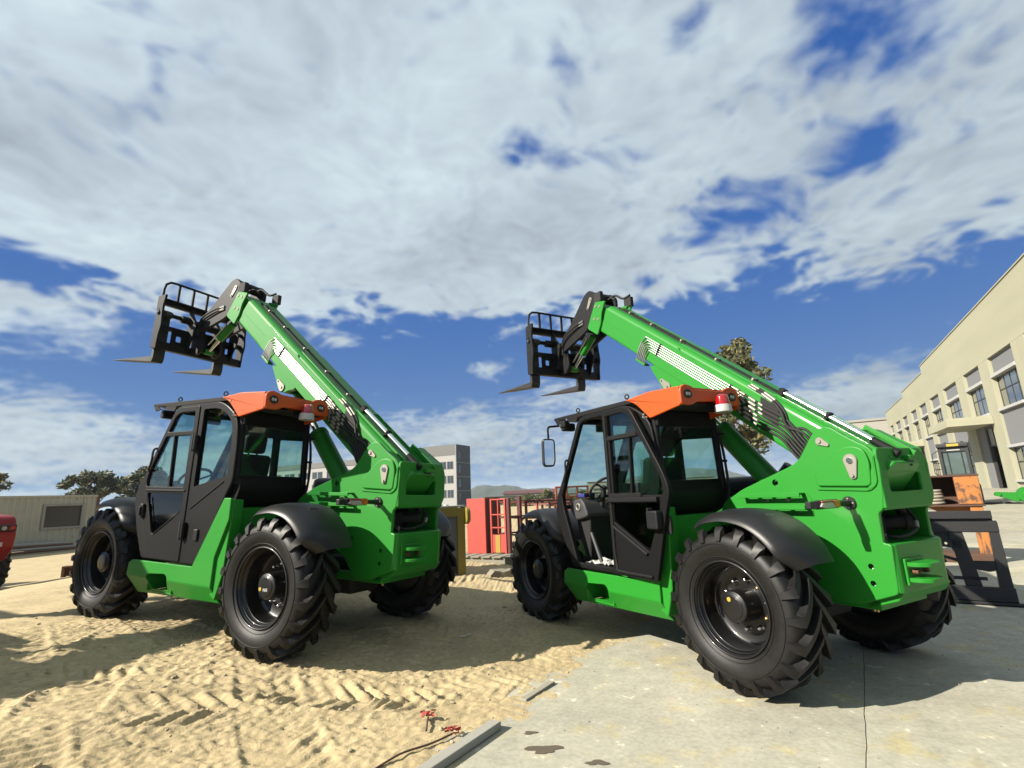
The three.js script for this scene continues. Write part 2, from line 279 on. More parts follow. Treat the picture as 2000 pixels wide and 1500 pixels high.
// ---- wheel-arch fender swept along a path of (z, y)
function fender(path, xi, xo, drop) {
  const c = new THREE.CatmullRomCurve3(path.map(p => V(0, p[1], p[0]))), N = 26, grid = [];
  for (let i = 0; i <= N; i++) {
    const t = i / N, p = c.getPoint(t), d = c.getTangent(t), n = V(0, d.z, -d.y); if (n.y < 0) n.negate();
    const endF = Math.min(1, 4 * t + 0.15, 4.5 * (1 - t) + 0.5), dr = mix(drop[0], drop[1], t) * endF, row = [], xe = xo - 0.14 * Math.pow(clamp((t - 0.78) / 0.22), 2) - 0.05 * Math.pow(clamp((0.15 - t) / 0.15), 2);
    for (const [f, k] of [[0, -0.004], [0.12, 0.004], [0.35, 0.012], [0.6, 0.012], [0.8, 0.002], [0.91, -0.016], [0.965, -0.04]]) row.push(V(mix(xi, xe, f), 0, 0).addScaledVector(n, k).add(V(0, p.y, p.z)));
    row.push(V(xe, 0, 0).addScaledVector(n, -0.055).add(V(0, p.y, p.z)), V(xe + 0.004, 0, 0).addScaledVector(n, -0.055 - dr).add(V(0, p.y, p.z)));
    grid.push(row);
  }
  return shell(grid, 0.012);
}
const CAB = [[2.03, 0.755], [2.215, 1.07], [2.34, 1.37, 0.12], [2.29, 1.52], [2.15, 1.735], [1.775, 2.37, 0.16], [1.66, 2.41], [0.92, 2.415, 0.28], [0.63, 2.22, 0.2], [0.60, 1.9], [0.60, 1.57, 0.15], [0.68, 1.44], [1.02, 0.752]];
const XC = 1.1, HZ = 1.285;                                  // cab side plane and door-hinge line
const TH = 0.6589, PV = [1.72, -0.70];                       // boom angle and pivot (y, z)
const uv = (z, y) => { const a = z - PV[1], b = y - PV[0]; return [a * Math.cos(TH) + b * Math.sin(TH), b * Math.cos(TH) - a * Math.sin(TH)]; };
const toBoom = g => { g.rotateX(-TH); return g; };           // from boom frame (x, v, u) to machine axes at the pivot
const offP = g => { g.translate(0, -PV[0], -PV[1]); return g; };

function telehandler(o) {
  const root = thing('telehandler', o.label, 'telehandler', o.pos, 0, 'telehandlers');
  root.rotation.set(o.pitch, o.yaw, o.roll, 'YXZ');
  const G = o.paint || M.green;
  // ---------------- chassis
  const ch = sub(root, 'chassis');
  const side = rnd([[0.55, 1.40, 0.05], [0.32, 1.524, 0.05], [-0.216, 1.715, 0.06], [-0.285, 1.765, 0.05], [-0.40, 1.926, 0.02], [-0.455, 1.985, 0.06], [-0.56, 2.005, 0.06], [-0.70, 1.89, 0.04], [-0.84, 1.80, 0.06], [-0.884, 1.70, 0.05], [-0.872, 1.46, 0.02], [-0.852, 1.349, 0.015], [-0.815, 1.316, 0.015], [-0.81, 1.108, 0.01], [-0.862, 1.098, 0.02], [-0.848, 0.757, 0.03], [-0.66, 0.685, 0.06], [-0.55, 0.645, 0.1], [-0.34, 0.665, 0.08], [-0.24, 0.82, 0.1], [-0.02, 0.98, 0.2], [0.40, 0.98, 0.1], [0.60, 0.80, 0.05], [0.62, 1.2, 0.05]], 0.02);
  const circ = (z, y, r, n = 14) => Array.from({ length: n }, (_, i) => [z + r * Math.cos(i / n * 6.2832), y + r * Math.sin(i / n * 6.2832)]);
  const holes = [circ(-0.695, 0.935, 0.028), circ(-0.69, 0.815, 0.028), circ(-0.03, 1.575, 0.036), circ(-0.30, 1.03, 0.032, 12)];
  part(ch, 'side_plate', plateX(side, 0.30, 0.34, { bevel: 0.008, holes, seg: 2 }), G);
  part(ch, 'side_plate', plateX(side, -0.42, -0.38, { bevel: 0.008, seg: 2 }), G);
  const boss = rnd([[-0.40, 1.62, 0.03], [-0.60, 1.80, 0.08], [-0.70, 1.832, 0.1], [-0.80, 1.80, 0.08], [-0.83, 1.70, 0.06], [-0.812, 1.53, 0.04], [-0.78, 1.515, 0.03], [-0.41, 1.53, 0.02]], 0.03, 6);
  part(ch, 'pivot_boss', [plateX(boss, 0.338, 0.362, { bevel: 0.009, seg: 2 }), plateX(rnd([[-0.40, 1.50], [-0.80, 1.48, 0.05], [-0.855, 1.54, 0.03], [-0.862, 1.74, 0.05], [-0.85, 1.74], [-0.838, 1.52], [-0.79, 1.50], [-0.40, 1.512]], 0.01), 0.338, 0.352, { bevel: 0.003 })], G);
  const pinPl = (z, y, z2, y2, r, r2) => { const a = Math.atan2(y2 - y, z2 - z), L = []; for (let i = 0; i <= 10; i++) { const t = a + Math.PI / 2 + i / 10 * Math.PI; L.push([z + r * Math.cos(t), y + r * Math.sin(t)]); } for (let i = 0; i <= 8; i++) { const t = a - Math.PI / 2 + i / 8 * Math.PI; L.push([z2 + r2 * Math.cos(t), y2 + r2 * Math.sin(t)]); } return L; };
  const pp = part(ch, 'pin_plate', plateX(pinPl(-0.70, 1.715, -0.703, 1.60, 0.052, 0.028), 0.362, 0.376, { bevel: 0.004 }), M.zinc);
  part(ch, 'pin', [cyl([0.37, 1.715, -0.70], [0.386, 1.715, -0.70], 0.026, 0.022, 20)], M.chrome);
  part(ch, 'pin', [cyl([0.37, 1.60, -0.703], [0.390, 1.60, -0.703], 0.013, 0.013, 6)], M.zinc);
  part(ch, 'pin_plate', [plateX(pinPl(-0.478, 1.888, -0.535, 1.855, 0.032, 0.016), 0.34, 0.352, { bevel: 0.003 }), cyl([0.35, 1.888, -0.478], [0.362, 1.888, -0.478], 0.018, 0.016, 14)], M.zinc);
  // bolt-on channel bracket with slotted flanges above the rear wheel
  const flange = (y, z0, z1, dy) => { const l = []; const n = 4; for (let i = 0; i <= n; i++) { const a = mix(z0, z1, i / n); l.push(box(0.338, 0.425, y - 0.005, y + 0.005, a - 0.018 - (i === n ? 0.0 : 0), a + 0.018, 0.002)); } l.push(box(0.338, 0.358, y - 0.0045, y + 0.0045, Math.min(z0, z1) - 0.018, Math.max(z0, z1) + 0.018, 0.002), box(0.415, 0.430, y - 0.028 * (dy > 0 ? 0.2 : 1), y + 0.028 * (dy > 0 ? 1 : 0.2), Math.min(z0, z1) - 0.018, Math.max(z0, z1) + 0.018, 0.003)); return l; };
  const br = part(ch, 'channel_bracket', [...flange(1.478, 0.28, -0.27, -1), ...flange(1.352, 0.28, -0.30, 1), plateX(rnd([[0.30, 1.48], [-0.29, 1.49, 0.01], [-0.335, 1.43], [-0.335, 1.29, 0.01], [-0.20, 1.315], [0.06, 1.32], [0.30, 1.345, 0.05], [0.33, 1.41, 0.05]], 0.02), 0.338, 0.346, { bevel: 0.002 })], G);
  for (const z of [0.06, -0.13]) part(ch, 'bolt', cyl([0.344, 1.425, z], [0.362, 1.425, z], 0.016, 0.013, 8), M.zinc);
  // inner frame, belly, cross tubes
  part(ch, 'main_frame', [plateX(rnd([[0.60, 0.60], [0.60, 1.25], [2.6, 1.12], [3.25, 0.95], [3.3, 0.6], [2.6, 0.5], [0.9, 0.45]], 0.05), 0.20, 0.30, {}), plateX(rnd([[0.60, 0.60], [0.60, 1.25], [2.6, 1.12], [3.25, 0.95], [3.3, 0.6], [2.6, 0.5], [0.9, 0.45]], 0.05), -0.38, -0.30, {}), box(-0.38, 0.30, 0.62, 0.70, -0.7, 3.1, 0.01), box(-0.36, 0.28, 0.72, 1.28, 0.9, 1.0, 0.01), box(-0.36, 0.28, 0.72, 1.0, 2.9, 3.0, 0.01), box(-0.38, 0.30, 1.0, 1.08, -0.80, -0.35, 0.01)], G);
  part(ch, 'hole_shade_backing', plateX(inset(side, 0.05), 0.268, 0.288, { bevel: 0 }), M.dark);  // dark sheet added behind the plate holes, its colour standing in for shade
  part(ch, 'fuel_tank', [plateX(rnd([[0.64, 0.46], [0.60, 0.9], [0.60, 1.32, 0.03], [1.0, 1.32], [1.0, 0.46]], 0.03), 0.34, 0.98, { bevel: 0.012, seg: 2 })], G);
  part(ch, 'engine_hood', [box(-1.02, -0.44, 0.62, 1.46, 0.62, 2.2, 0.06)], G);
  part(ch, 'hood_cover', [box(-0.98, -0.46, 1.455, 1.66, 0.45, 1.3, 0.07), cyl([-0.72, 1.62, 0.62], [-0.72, 1.755, 0.50], 0.06, 0.05, 16)], M.plastic);
  part(ch, 'axle', [cyl([-0.95, TR, 0], [0.95, TR, 0], 0.09, 0.09, 14), box(-0.25, 0.2, 0.45, 0.83, -0.2, 0.2, 0.06)], M.dark);
  part(ch, 'axle', [cyl([-0.95, TR, 2.92], [0.95, TR, 2.92], 0.09, 0.09, 14), box(-0.25, 0.2, 0.45, 0.83, 2.72, 3.12, 0.06)], M.dark);
  part(ch, 'belly_valve', [cyl([0.12, 0.57, -0.55], [0.12, 0.66, -0.55], 0.009)], M.brass);
  part(ch, 'belly_valve', [cyl([0.17, 0.58, -0.60], [0.17, 0.66, -0.60], 0.009)], M.brass);
  // sill step panel: flat above the bend, tucked in below it
  const hipU = [[2.20, 0.70], [2.13, 0.735], [1.04, 0.742], [0.655, 1.415, 0.012], [0.55, 1.415, 0.012], [0.545, 1.215], [0.70, 0.85], [0.705, 0.575], [1.435, 0.575], [1.45, 0.612, 0.02], [1.49, 0.635, 0.02], [1.80, 0.615, 0.02], [1.825, 0.575], [2.215, 0.575]];
  const hipL = [[2.215, 0.575], [1.825, 0.575], [1.80, 0.455, 0.02], [1.50, 0.465, 0.02], [1.44, 0.575], [0.705, 0.575], [0.65, 0.425, 0.005], [1.845, 0.398], [2.13, 0.385, 0.01]];
  const gU = plateX(rnd(hipU, 0.004), 1.092, 1.122, { bevel: 0.006, seg: 2 }), gL = plateX(rnd(hipL, 0.004), 1.092, 1.122, { bevel: 0.006, seg: 2 });
  { const p = gL.attributes.position; for (let i = 0; i < p.count; i++) p.setX(i, p.getX(i) - Math.max(0, 0.575 - p.getY(i)) * 0.55); gL.computeVertexNormals(); }
  part(ch, 'sill_panel', [gU, gL, plateX(rnd([[0.58, 0.70], [0.545, 1.215], [0.55, 1.40], [0.60, 1.40], [0.74, 0.9], [0.74, 0.5], [0.66, 0.46]], 0.01), 0.98, 1.094, { bevel: 0.006 })], G);
  part(ch, 'step_box', [box(0.86, 0.875, 0.43, 0.66, 1.40, 1.86, 0.003), box(0.86, 1.05, 0.425, 0.44, 1.44, 1.82, 0.003), box(0.875, 1.09, 0.64, 0.655, 1.42, 1.84, 0.003), box(0.875, 1.09, 0.44, 0.64, 1.825, 1.84, 0.003), box(0.875, 1.07, 0.44, 0.64, 1.42, 1.435, 0.003)], G);
  // ---------------- rear end
  const rr = sub(root, 'counterweight');
  const rw = rnd([[0.225, 1.47], [0.225, 1.61], [-0.265, 1.61], [-0.265, 1.47]], 0.025);
  part(rr, 'rear_panel', [
    plateZ(rnd([[0.335, 1.352], [0.335, 1.80, 0.05], [-0.33, 1.80, 0.12], [-0.43, 1.72, 0.08], [-0.43, 1.42, 0.05], [-0.36, 1.345, 0.04]], 0.012), -0.876, -0.845, { holes: [rw], bevel: 0.009, seg: 2 }),
    plateX(rnd([[-0.85, 1.80], [-0.86, 1.77], [-0.60, 1.98], [-0.55, 1.99]], 0.004), -0.40, -0.16, { bevel: 0.004 }),
    box(-0.40, 0.32, 1.34, 1.36, -0.862, -0.60, 0.004), box(-0.30, -0.285, 1.45, 1.64, -0.85, -0.35, 0.003),
  ], G);
  part(rr, 'recess_painted_shade', [box(-0.38, 0.30, 1.44, 1.455, -0.85, -0.3, 0.004), box(-0.38, 0.30, 1.655, 1.67, -0.85, -0.36, 0.003), box(-0.38, 0.30, 1.45, 1.66, -0.37, -0.355, 0.003), box(0.25, 0.265, 1.45, 1.64, -0.85, -0.35, 0.003)], M.dark);  // added near-black walls: shade inside the rear opening put into the colour
  part(rr, 'work_light', [box(-0.13, -0.02, 1.675, 1.715, -0.915, -0.87, 0.01), cyl([-0.075, 1.655, -0.90], [-0.075, 1.68, -0.90], 0.02, 0.016, 12)], M.plastic);
  part(rr, 'light_bracket', [box(-0.125, -0.02, 1.70, 1.738, -0.935, -0.87, 0.008)], G);
  const bump = plateY(rnd([[0.262, -0.60], [0.262, -0.80], [0.335, -0.852], [0.30, -0.872, 0.01], [-0.34, -0.885, 0.03], [-0.44, -0.83, 0.03], [-0.44, -0.60]], 0.01), 0.76, 1.10, { bevel: 0.010, seg: 2 });
  part(rr, 'bumper', [bump, plateX(rnd([[-0.60, 0.62], [-0.82, 0.70], [-0.868, 0.77], [-0.60, 0.77]], 0.01), -0.42, 0.30, { bevel: 0.006 })], G);
  const hk = part(rr, 'tow_hitch', [box(-0.02, 0.26, 0.81, 0.995, -0.892, -0.87, 0.008), plateY(rnd([[0.25, -0.89], [0.25, -0.96, 0.03], [0.20, -1.02, 0.03], [0.04, -1.02, 0.03], [-0.01, -0.96, 0.03], [-0.01, -0.89]], 0.01), 0.942, 0.972, { bevel: 0.004 }), plateY(rnd([[0.25, -0.89], [0.25, -0.96, 0.03], [0.20, -1.02, 0.03], [0.04, -1.02, 0.03], [-0.01, -0.96, 0.03], [-0.01, -0.89]], 0.01), 0.835, 0.865, { bevel: 0.004 })], G);
  for (const x of [0.19, 0.05]) part(rr, 'hitch_bolt', cyl([x, 0.905, -0.90], [x, 0.905, -0.935], 0.020, 0.018, 8), M.rust);
  part(rr, 'engine_bay', [box(-0.37, 0.29, 1.08, 1.34, -0.42, -0.40, 0.002), box(0.285, 0.298, 1.10, 1.34, -0.80, -0.42, 0.002)], M.dark);
  part(rr, 'pump', [cyl([0.10, 1.225, -0.62], [-0.10, 1.235, -0.78], 0.062, 0.055, 20), cyl([-0.08, 1.235, -0.765], [-0.115, 1.237, -0.79], 0.066, 0.066, 20), box(0.06, 0.22, 1.14, 1.30, -0.72, -0.55, 0.02), cyl([0.14, 1.12, -0.70], [0.14, 1.19, -0.72], 0.028, 0.022, 12)], M.frameBlack);
  part(rr, 'hose', [tube([[0.13, 1.145, -0.72], [0.10, 1.13, -0.79], [-0.10, 1.15, -0.81], [-0.21, 1.19, -0.80], [-0.245, 1.26, -0.78], [-0.23, 1.33, -0.74]], 0.013, { smooth: true })], M.hose);
  part(rr, 'hose_fitting', cyl([-0.20, 1.182, -0.803], [-0.235, 1.225, -0.79], 0.018), M.zinc); part(rr, 'hose_fitting', cyl([0.13, 1.10, -0.72], [0.13, 1.155, -0.725], 0.018), M.zinc);
  part(rr, 'hose', [tube([[0.27, 1.24, -0.72], [0.24, 1.16, -0.77], [0.16, 1.115, -0.74]], 0.011, { smooth: true }), cyl([-0.17, 1.25, -0.74], [-0.17, 1.36, -0.72], 0.035, 0.035, 14)], M.hose);
  // turn signal on its arm
  for (const s of [1]) {
    const sg = sub(root, 'turn_signal');
    part(sg, 'arm', [cyl([0.34, 1.395, -0.625], [0.356, 1.395, -0.625], 0.05, 0.05, 24), cyl([0.352, 1.395, -0.625], [0.52, 1.398, -0.625], 0.026, 0.021, 14), box(0.50, 0.78, 1.366, 1.432, -0.64, -0.60, 0.012), box(0.76, 0.86, 1.372, 1.426, -0.635, -0.59, 0.008)], M.plastic);
    for (const [dy, dz] of [[0.034, 0], [-0.034, 0], [0, 0.034], [0, -0.034]]) part(sg, 'bolt', cyl([0.354, 1.395 + dy, -0.625 + dz], [0.362, 1.395 + dy, -0.625 + dz], 0.008, 0.007, 6), M.zinc);
    part(sg, 'amber_lens', plateZ(rnd([[0.515, 1.372], [0.515, 1.427], [0.60, 1.427], [0.57, 1.372]], 0.008), -0.655, -0.638, { bevel: 0.004 }), M.lensAmber);
    part(sg, 'clear_lens', plateZ(rnd([[0.575, 1.372], [0.605, 1.412], [0.74, 1.412], [0.765, 1.385], [0.70, 1.372]], 0.006), -0.655, -0.638, { bevel: 0.004 }), M.lensClear);
    part(sg, 'red_lens', plateZ(rnd([[0.607, 1.414], [0.60, 1.428], [0.74, 1.428], [0.742, 1.414]], 0.004), -0.653, -0.638, { bevel: 0.003 }), M.lensRed);
  }
  // ---------------- wheels and fenders
  wheel(root, 0.915, 0, 1, { nuts: true, spin: o.spin[0], sticker: o.sticker[0] - o.spin[0], mark: o.mark });
  wheel(root, -0.94, 0, -1, { spin: o.spin[1], nuts: true });
  wheel(root, 0.915, 2.92, 1, { spin: o.spin[2], steer: o.steer, sticker: o.sticker[1] - o.spin[2] });
  wheel(root, -0.94, 2.92, -1, { spin: o.spin[3], steer: o.steer });
  const rf = [[0.30, 1.255], [0.13, 1.33], [-0.06, 1.358], [-0.26, 1.325], [-0.42, 1.235], [-0.535, 1.11], [-0.59, 0.985]];
  const ff = [[3.25, 1.255], [3.08, 1.33], [2.89, 1.358], [2.69, 1.325], [2.51, 1.235], [2.39, 1.11], [2.34, 1.00]];
  for (const [x0, x1] of [[0.62, 1.115], [-0.62, -1.115]]) {
    const mk = (path, nm, dr) => { let g = fender(path, Math.abs(x0), Math.abs(x1), dr); if (x0 < 0) { g = g.clone(); g.scale(-1, 1, 1); const ps = g.attributes.position.array, nn = g.attributes.normal.array; for (let i = 0; i < ps.length; i += 9) for (let k = 0; k < 3; k++) { let q = ps[i + k]; ps[i + k] = ps[i + 3 + k]; ps[i + 3 + k] = q; q = nn[i + k]; nn[i + k] = nn[i + 3 + k]; nn[i + 3 + k] = q; } }
      const f = part(root, nm, g, M.plastic); const sx = Math.sign(x1);
      const a = path[3], b = path[5]; const midz = (a[0] + b[0]) / 2, midy = (a[1] + b[1]) / 2 + 0.028;
      const gg = new RoundedBoxGeometry(0.10, 0.012, 0.26, 2, 0.005); gg.rotateX(-Math.atan2(b[1] - a[1], b[0] - a[0]) + Math.PI); gg.translate(sx * 0.86, midy + 0.012, midz); part(f, 'fender_rib', gg, M.plastic); };
    mk(rf, 'fender', [0.006, 0.03]); mk(ff, 'fender', [0.006, 0.03]);
  }
  // ---------------- cab
  const cab = sub(root, 'cab');
  const outer = rnd(CAB, 0.03, 6);
  const doorHole = rnd([[1.345, 0.81], [1.345, 2.355], [1.66, 2.352, 0.1], [1.735, 2.32, 0.08], [2.09, 1.715], [2.185, 1.53], [2.165, 1.40, 0.1], [2.05, 1.08], [1.955, 0.81]], 0.02);
  const rearHole = rnd([[1.245, 1.505, 0.03], [1.245, 2.352, 0.04], [0.94, 2.352, 0.2], [0.70, 2.20, 0.15], [0.675, 1.90], [0.685, 1.62, 0.05]], 0.03);
  part(cab, 'side_frame', [plateX(outer, XC - 0.055, XC, { holes: [doorHole, rearHole], bevel: 0.012, seg: 2 })], M.cabBlack);
  part(cab, 'side_window', plateX(inset(rearHole, -0.006), XC - 0.03, XC - 0.024, { bevel: 0 }), M.glass);
  const rightHoles = [rnd([[0.60, 1.63], [0.60, 2.045], [1.04, 2.075], [1.04, 1.64]], 0.02), rnd([[1.14, 1.64], [1.14, 2.10], [1.75, 2.13], [2.02, 1.65]], 0.03)];
  const CABR = CAB.map(p => p[0] < 0.8 ? [p[0] - 0.05, ...p.slice(1)] : p);
  part(cab, 'side_frame', plateX(rnd(CABR, 0.03, 5), 0.26, 0.30, { holes: rightHoles, bevel: 0.006 }), M.cabBlack);
  for (const h of rightHoles) part(cab, 'side_window', plateX(h, 0.277, 0.283, { bevel: 0 }), M.glass);
  // front posts and windscreen
  const fp = [[2.325, 1.40], [2.275, 1.52], [2.145, 1.735], [1.80, 2.33]];
  { const grid = fp.map(p => [0.30, 0.5, 0.7, 0.9, 1.05].map(x => V(x, p[1], p[0] + 0.05 * Math.sin((x - 0.30) / 0.75 * Math.PI)))); part(cab, 'windscreen', shell(grid, 0.005), M.glass); }
  part(cab, 'front_frame', [tube([[0.30, 2.36, 1.78], [1.07, 2.36, 1.78]], 0.035), tube([[0.30, 1.40, 2.33], [1.07, 1.40, 2.33]], 0.025), tube([[0.31, 0.80, 2.02], [0.31, 1.08, 2.2], [0.31, 1.39, 2.32], [0.31, 1.52, 2.27], [0.31, 1.74, 2.14], [0.31, 2.35, 1.78]], 0.03)], M.cabBlack);
  part(cab, 'front_wall', [plateX([[2.0, 0.80], [2.18, 1.09], [2.30, 1.38], [2.275, 1.38], [2.155, 1.10], [1.97, 0.80]], 0.30, 0.86, { bevel: 0.003 })], M.dark);
  part(cab, 'floor', [box(0.30, 1.06, 0.745, 0.79, 0.95, 2.04, 0.006), plateX([[0.70, 1.40], [1.0, 0.77], [1.04, 0.77], [0.74, 1.42]], 0.30, 1.04, { bevel: 0.003 })], M.dark);
  // rear wall: rounded black tub, posts and the back window
  part(cab, 'rear_tub', [plateX(rnd([[0.58, 1.63, 0.02], [0.545, 1.52, 0.1], [0.60, 1.36, 0.15], [0.78, 1.29, 0.1], [1.0, 1.30], [1.0, 1.34], [0.80, 1.36, 0.1], [0.66, 1.42, 0.1], [0.61, 1.53, 0.06], [0.62, 1.63]], 0.02, 5), 0.24, 1.045, { bevel: 0.008, seg: 2 })], M.cabBlack);
  part(cab, 'rear_frame', [tube([[0.275, 1.55, 0.575], [0.275, 2.26, 0.60]], 0.035), tube([[1.04, 1.55, 0.61], [1.04, 2.22, 0.63]], 0.032), box(0.26, 1.06, 2.14, 2.30, 0.575, 0.625, 0.02), box(0.26, 1.06, 1.60, 1.64, 0.572, 0.625, 0.01)], M.cabBlack);
  part(cab, 'rear_window', box(0.30, 1.03, 1.62, 2.16, 0.592, 0.598, 0), M.glass);
  part(cab, 'hose', [tube([[0.215, 2.10, 0.60], [0.205, 1.95, 0.58], [0.20, 1.75, 0.57], [0.23, 1.55, 0.55], [0.26, 1.36, 0.60]], 0.013, { smooth: true }), tube([[0.235, 2.14, 0.58], [0.225, 1.9, 0.555], [0.225, 1.7, 0.55], [0.25, 1.5, 0.53], [0.30, 1.36, 0.57]], 0.011, { smooth: true })], M.hose);
  for (const y of [1.80, 2.07]) part(cab, 'hose_clip', box(0.195, 0.26, y, y + 0.022, 0.545, 0.60, 0.004), M.frameBlack);
  // roof, visor, eye bolts
  part(cab, 'roof', [plateX(rnd([[0.86, 2.405], [0.86, 2.45, 0.02], [2.24, 2.462, 0.01], [2.25, 2.435, 0.005], [1.80, 2.405]], 0.008), 0.28, XC + 0.004, { bevel: 0.006, seg: 2 })], M.frameBlack);
  part(cab, 'visor_bracket', [plateX(rnd([[1.76, 2.42], [2.235, 2.436], [2.19, 2.372], [2.05, 2.392], [1.80, 2.35]], 0.006), XC - 0.012, XC + 0.002, { bevel: 0.002, holes: [rnd([[1.98, 2.418], [2.15, 2.424], [2.10, 2.396], [2.0, 2.400]], 0.004)] })], M.frameBlack);
  part(cab, 'visor_bracket', [plateX(rnd([[1.76, 2.42], [2.235, 2.436], [2.19, 2.372], [2.05, 2.392], [1.80, 2.35]], 0.006), 0.30, 0.315, { bevel: 0.002 })], M.frameBlack);
  for (const x of [0.95, 0.42]) part(cab, 'front_lamp', [box(x - 0.09, x + 0.09, 2.30, 2.40, 2.14, 2.21, 0.02)], M.plastic);
  for (const z of [0.985, 1.83]) { const t = new THREE.TorusGeometry(0.021, 0.007, 8, 18); t.rotateY(Math.PI / 2 + 0.5); t.translate(1.04, 2.50, z); part(cab, 'eye_bolt', [t, cyl([1.04, 2.455, z], [1.04, 2.482, z], 0.008)], M.frameBlack); }
  part(cab, 'grab_handle', tube([[XC - 0.03, 1.94, 2.045], [XC + 0.055, 1.93, 2.0], [XC + 0.06, 1.78, 1.99], [XC + 0.04, 1.69, 2.07], [XC - 0.03, 1.69, 2.16]], 0.012, { corner: 0.05 }), M.hose);
  part(cab, 'hinge_knob', [cyl([XC, 2.235, 0.665], [XC + 0.03, 2.235, 0.665], 0.014, 0.012, 10), cyl([XC, 2.245, 0.70], [XC + 0.02, 2.245, 0.70], 0.010, 0.010, 8)], M.chrome);
  // orange rear hood with two lamps and the warning beacon
  const hood = sub(root, 'rear_hood');
  const hg = [];
  const sideP = rnd([[0.935, 2.45], [0.62, 2.476, 0.02], [0.245, 2.455, 0.01], [0.245, 2.282, 0.01], [0.625, 2.222, 0.01], [0.735, 2.325, 0.03], [0.80, 2.385, 0.05]], 0.006);
  hg.push(plateX(sideP, XC - 0.02, XC + 0.006, { bevel: 0.008, seg: 2 }), plateX(sideP, 0.315, 0.338, { bevel: 0.006 }));
  hg.push(plateX([[0.935, 2.43], [0.935, 2.45], [0.62, 2.475], [0.245, 2.452], [0.245, 2.435], [0.62, 2.458]], 0.33, XC - 0.01, { bevel: 0.002 }));
  part(hood, 'hood_shell', hg, M.orange);
  part(hood, 'lamp_panel', plateZ(rnd([[1.105, 2.285, 0.03], [1.105, 2.44, 0.04], [1.04, 2.478, 0.05], [0.955, 2.462, 0.05], [0.90, 2.432, 0.03], [0.555, 2.434, 0.03], [0.50, 2.468, 0.05], [0.41, 2.486, 0.05], [0.325, 2.45, 0.04], [0.315, 2.30, 0.03], [0.50, 2.30, 0.03], [0.555, 2.335, 0.03], [0.90, 2.322, 0.03], [0.97, 2.285, 0.03]], 0.02, 5), 0.222, 0.256, { bevel: 0.009, seg: 2 }), M.orange);
  part(hood, 'roof_underside', [box(0.34, 1.07, 2.30, 2.31, 0.27, 0.62, 0.002), box(0.34, 1.07, 2.225, 2.32, 0.60, 0.66, 0.01)], M.dark);
  for (const x of [1.015, 0.425]) {
    const l = part(hood, 'rear_lamp', (() => { const t = new THREE.TorusGeometry(0.034, 0.009, 8, 24); t.scale(1.25, 1, 0.6); t.translate(x, 2.385, 0.22); const d = new THREE.CylinderGeometry(0.034, 0.034, 0.006, 24); d.rotateX(Math.PI / 2); d.scale(1.25, 1, 1); d.translate(x, 2.385, 0.222); return [t, d]; })(), M.plastic);
    for (const dx of [-0.015, 0.015]) part(hood, 'lamp_lens', (() => { const s = new THREE.SphereGeometry(0.015, 14, 8); s.scale(1, 1.15, 0.5); s.translate(x + dx, 2.385, 0.217); return s; })(), M.lensClear);
  }
  for (const [z, y] of [[0.78, 2.40], [0.70, 2.27]]) part(hood, 'bolt', cyl([XC, y, z], [XC + 0.014, y, z], 0.011, 0.009, 8), M.zinc);
  const bc = sub(root, 'beacon');
  part(bc, 'bracket', [box(0.61, 0.72, 2.25, 2.27, 0.14, 0.32, 0.004), box(0.60, 0.73, 2.24, 2.32, 0.265, 0.28, 0.003)], M.frameBlack);
  part(bc, 'base', (() => { const g = new THREE.LatheGeometry([V2(0.001, 0), V2(0.074, 0), V2(0.077, 0.006), V2(0.070, 0.068), V2(0.06, 0.07)], 28); g.translate(0.665, 2.218, 0.145); return g; })(), M.white);
  part(bc, 'dome', (() => { const g = new THREE.LatheGeometry([V2(0.064, 0.066), V2(0.062, 0.09), V2(0.055, 0.135), V2(0.050, 0.152), V2(0.036, 0.163), V2(0.001, 0.166)], 28); g.translate(0.665, 2.218, 0.145); return g; })(), M.beaconRed);
  // cab interior
  const seat = sub(root, 'seat');
  part(seat, 'cushion', [box(0.46, 0.93, 1.18, 1.30, 1.02, 1.50, 0.05)], M.seat);
  const bk = new RoundedBoxGeometry(0.46, 0.60, 0.12, 3, 0.05); bk.rotateX(-0.16); bk.translate(0.69, 1.58, 0.98); part(seat, 'backrest', bk, M.seat);
  const hr = new RoundedBoxGeometry(0.26, 0.20, 0.09, 3, 0.04); hr.rotateX(-0.16); hr.translate(0.69, 1.985, 0.90); part(seat, 'headrest', [hr, cyl([0.64, 1.84, 0.93], [0.64, 1.92, 0.91], 0.01), cyl([0.74, 1.84, 0.93], [0.74, 1.92, 0.91], 0.01)], M.seat);
  part(seat, 'seat_base', [box(0.52, 0.87, 0.79, 1.18, 1.08, 1.44, 0.03)], M.dark);
  part(seat, 'armrest', [box(0.40, 0.46, 1.40, 1.46, 1.05, 1.42, 0.02), box(0.93, 0.98, 1.40, 1.46, 1.05, 1.36, 0.02)], M.seat);
  const con = sub(root, 'dashboard');
  part(con, 'console', [plateX(rnd([[1.90, 1.30], [1.95, 1.43, 0.04], [2.02, 1.50, 0.04], [2.22, 1.46, 0.04], [2.24, 1.36], [2.14, 1.25, 0.05], [2.00, 1.27, 0.05]], 0.03), 0.62, 0.96, { bevel: 0.02, seg: 3 })], M.dash);
  part(con, 'console_panel', [plateX(rnd([[1.98, 0.80], [1.93, 1.32], [2.22, 1.40], [2.17, 1.08], [2.04, 0.80]], 0.03), 0.40, 0.90, { bevel: 0.01 })], M.dark);
  part(con, 'vent', (() => { const t = new THREE.TorusGeometry(0.035, 0.01, 8, 20); t.rotateY(Math.PI / 2); t.translate(0.965, 1.40, 2.06); return t; })(), M.zinc);
  part(con, 'steering_column', cyl([0.70, 1.10, 2.05], [0.70, 1.58, 1.90], 0.035, 0.03, 14), M.dark);
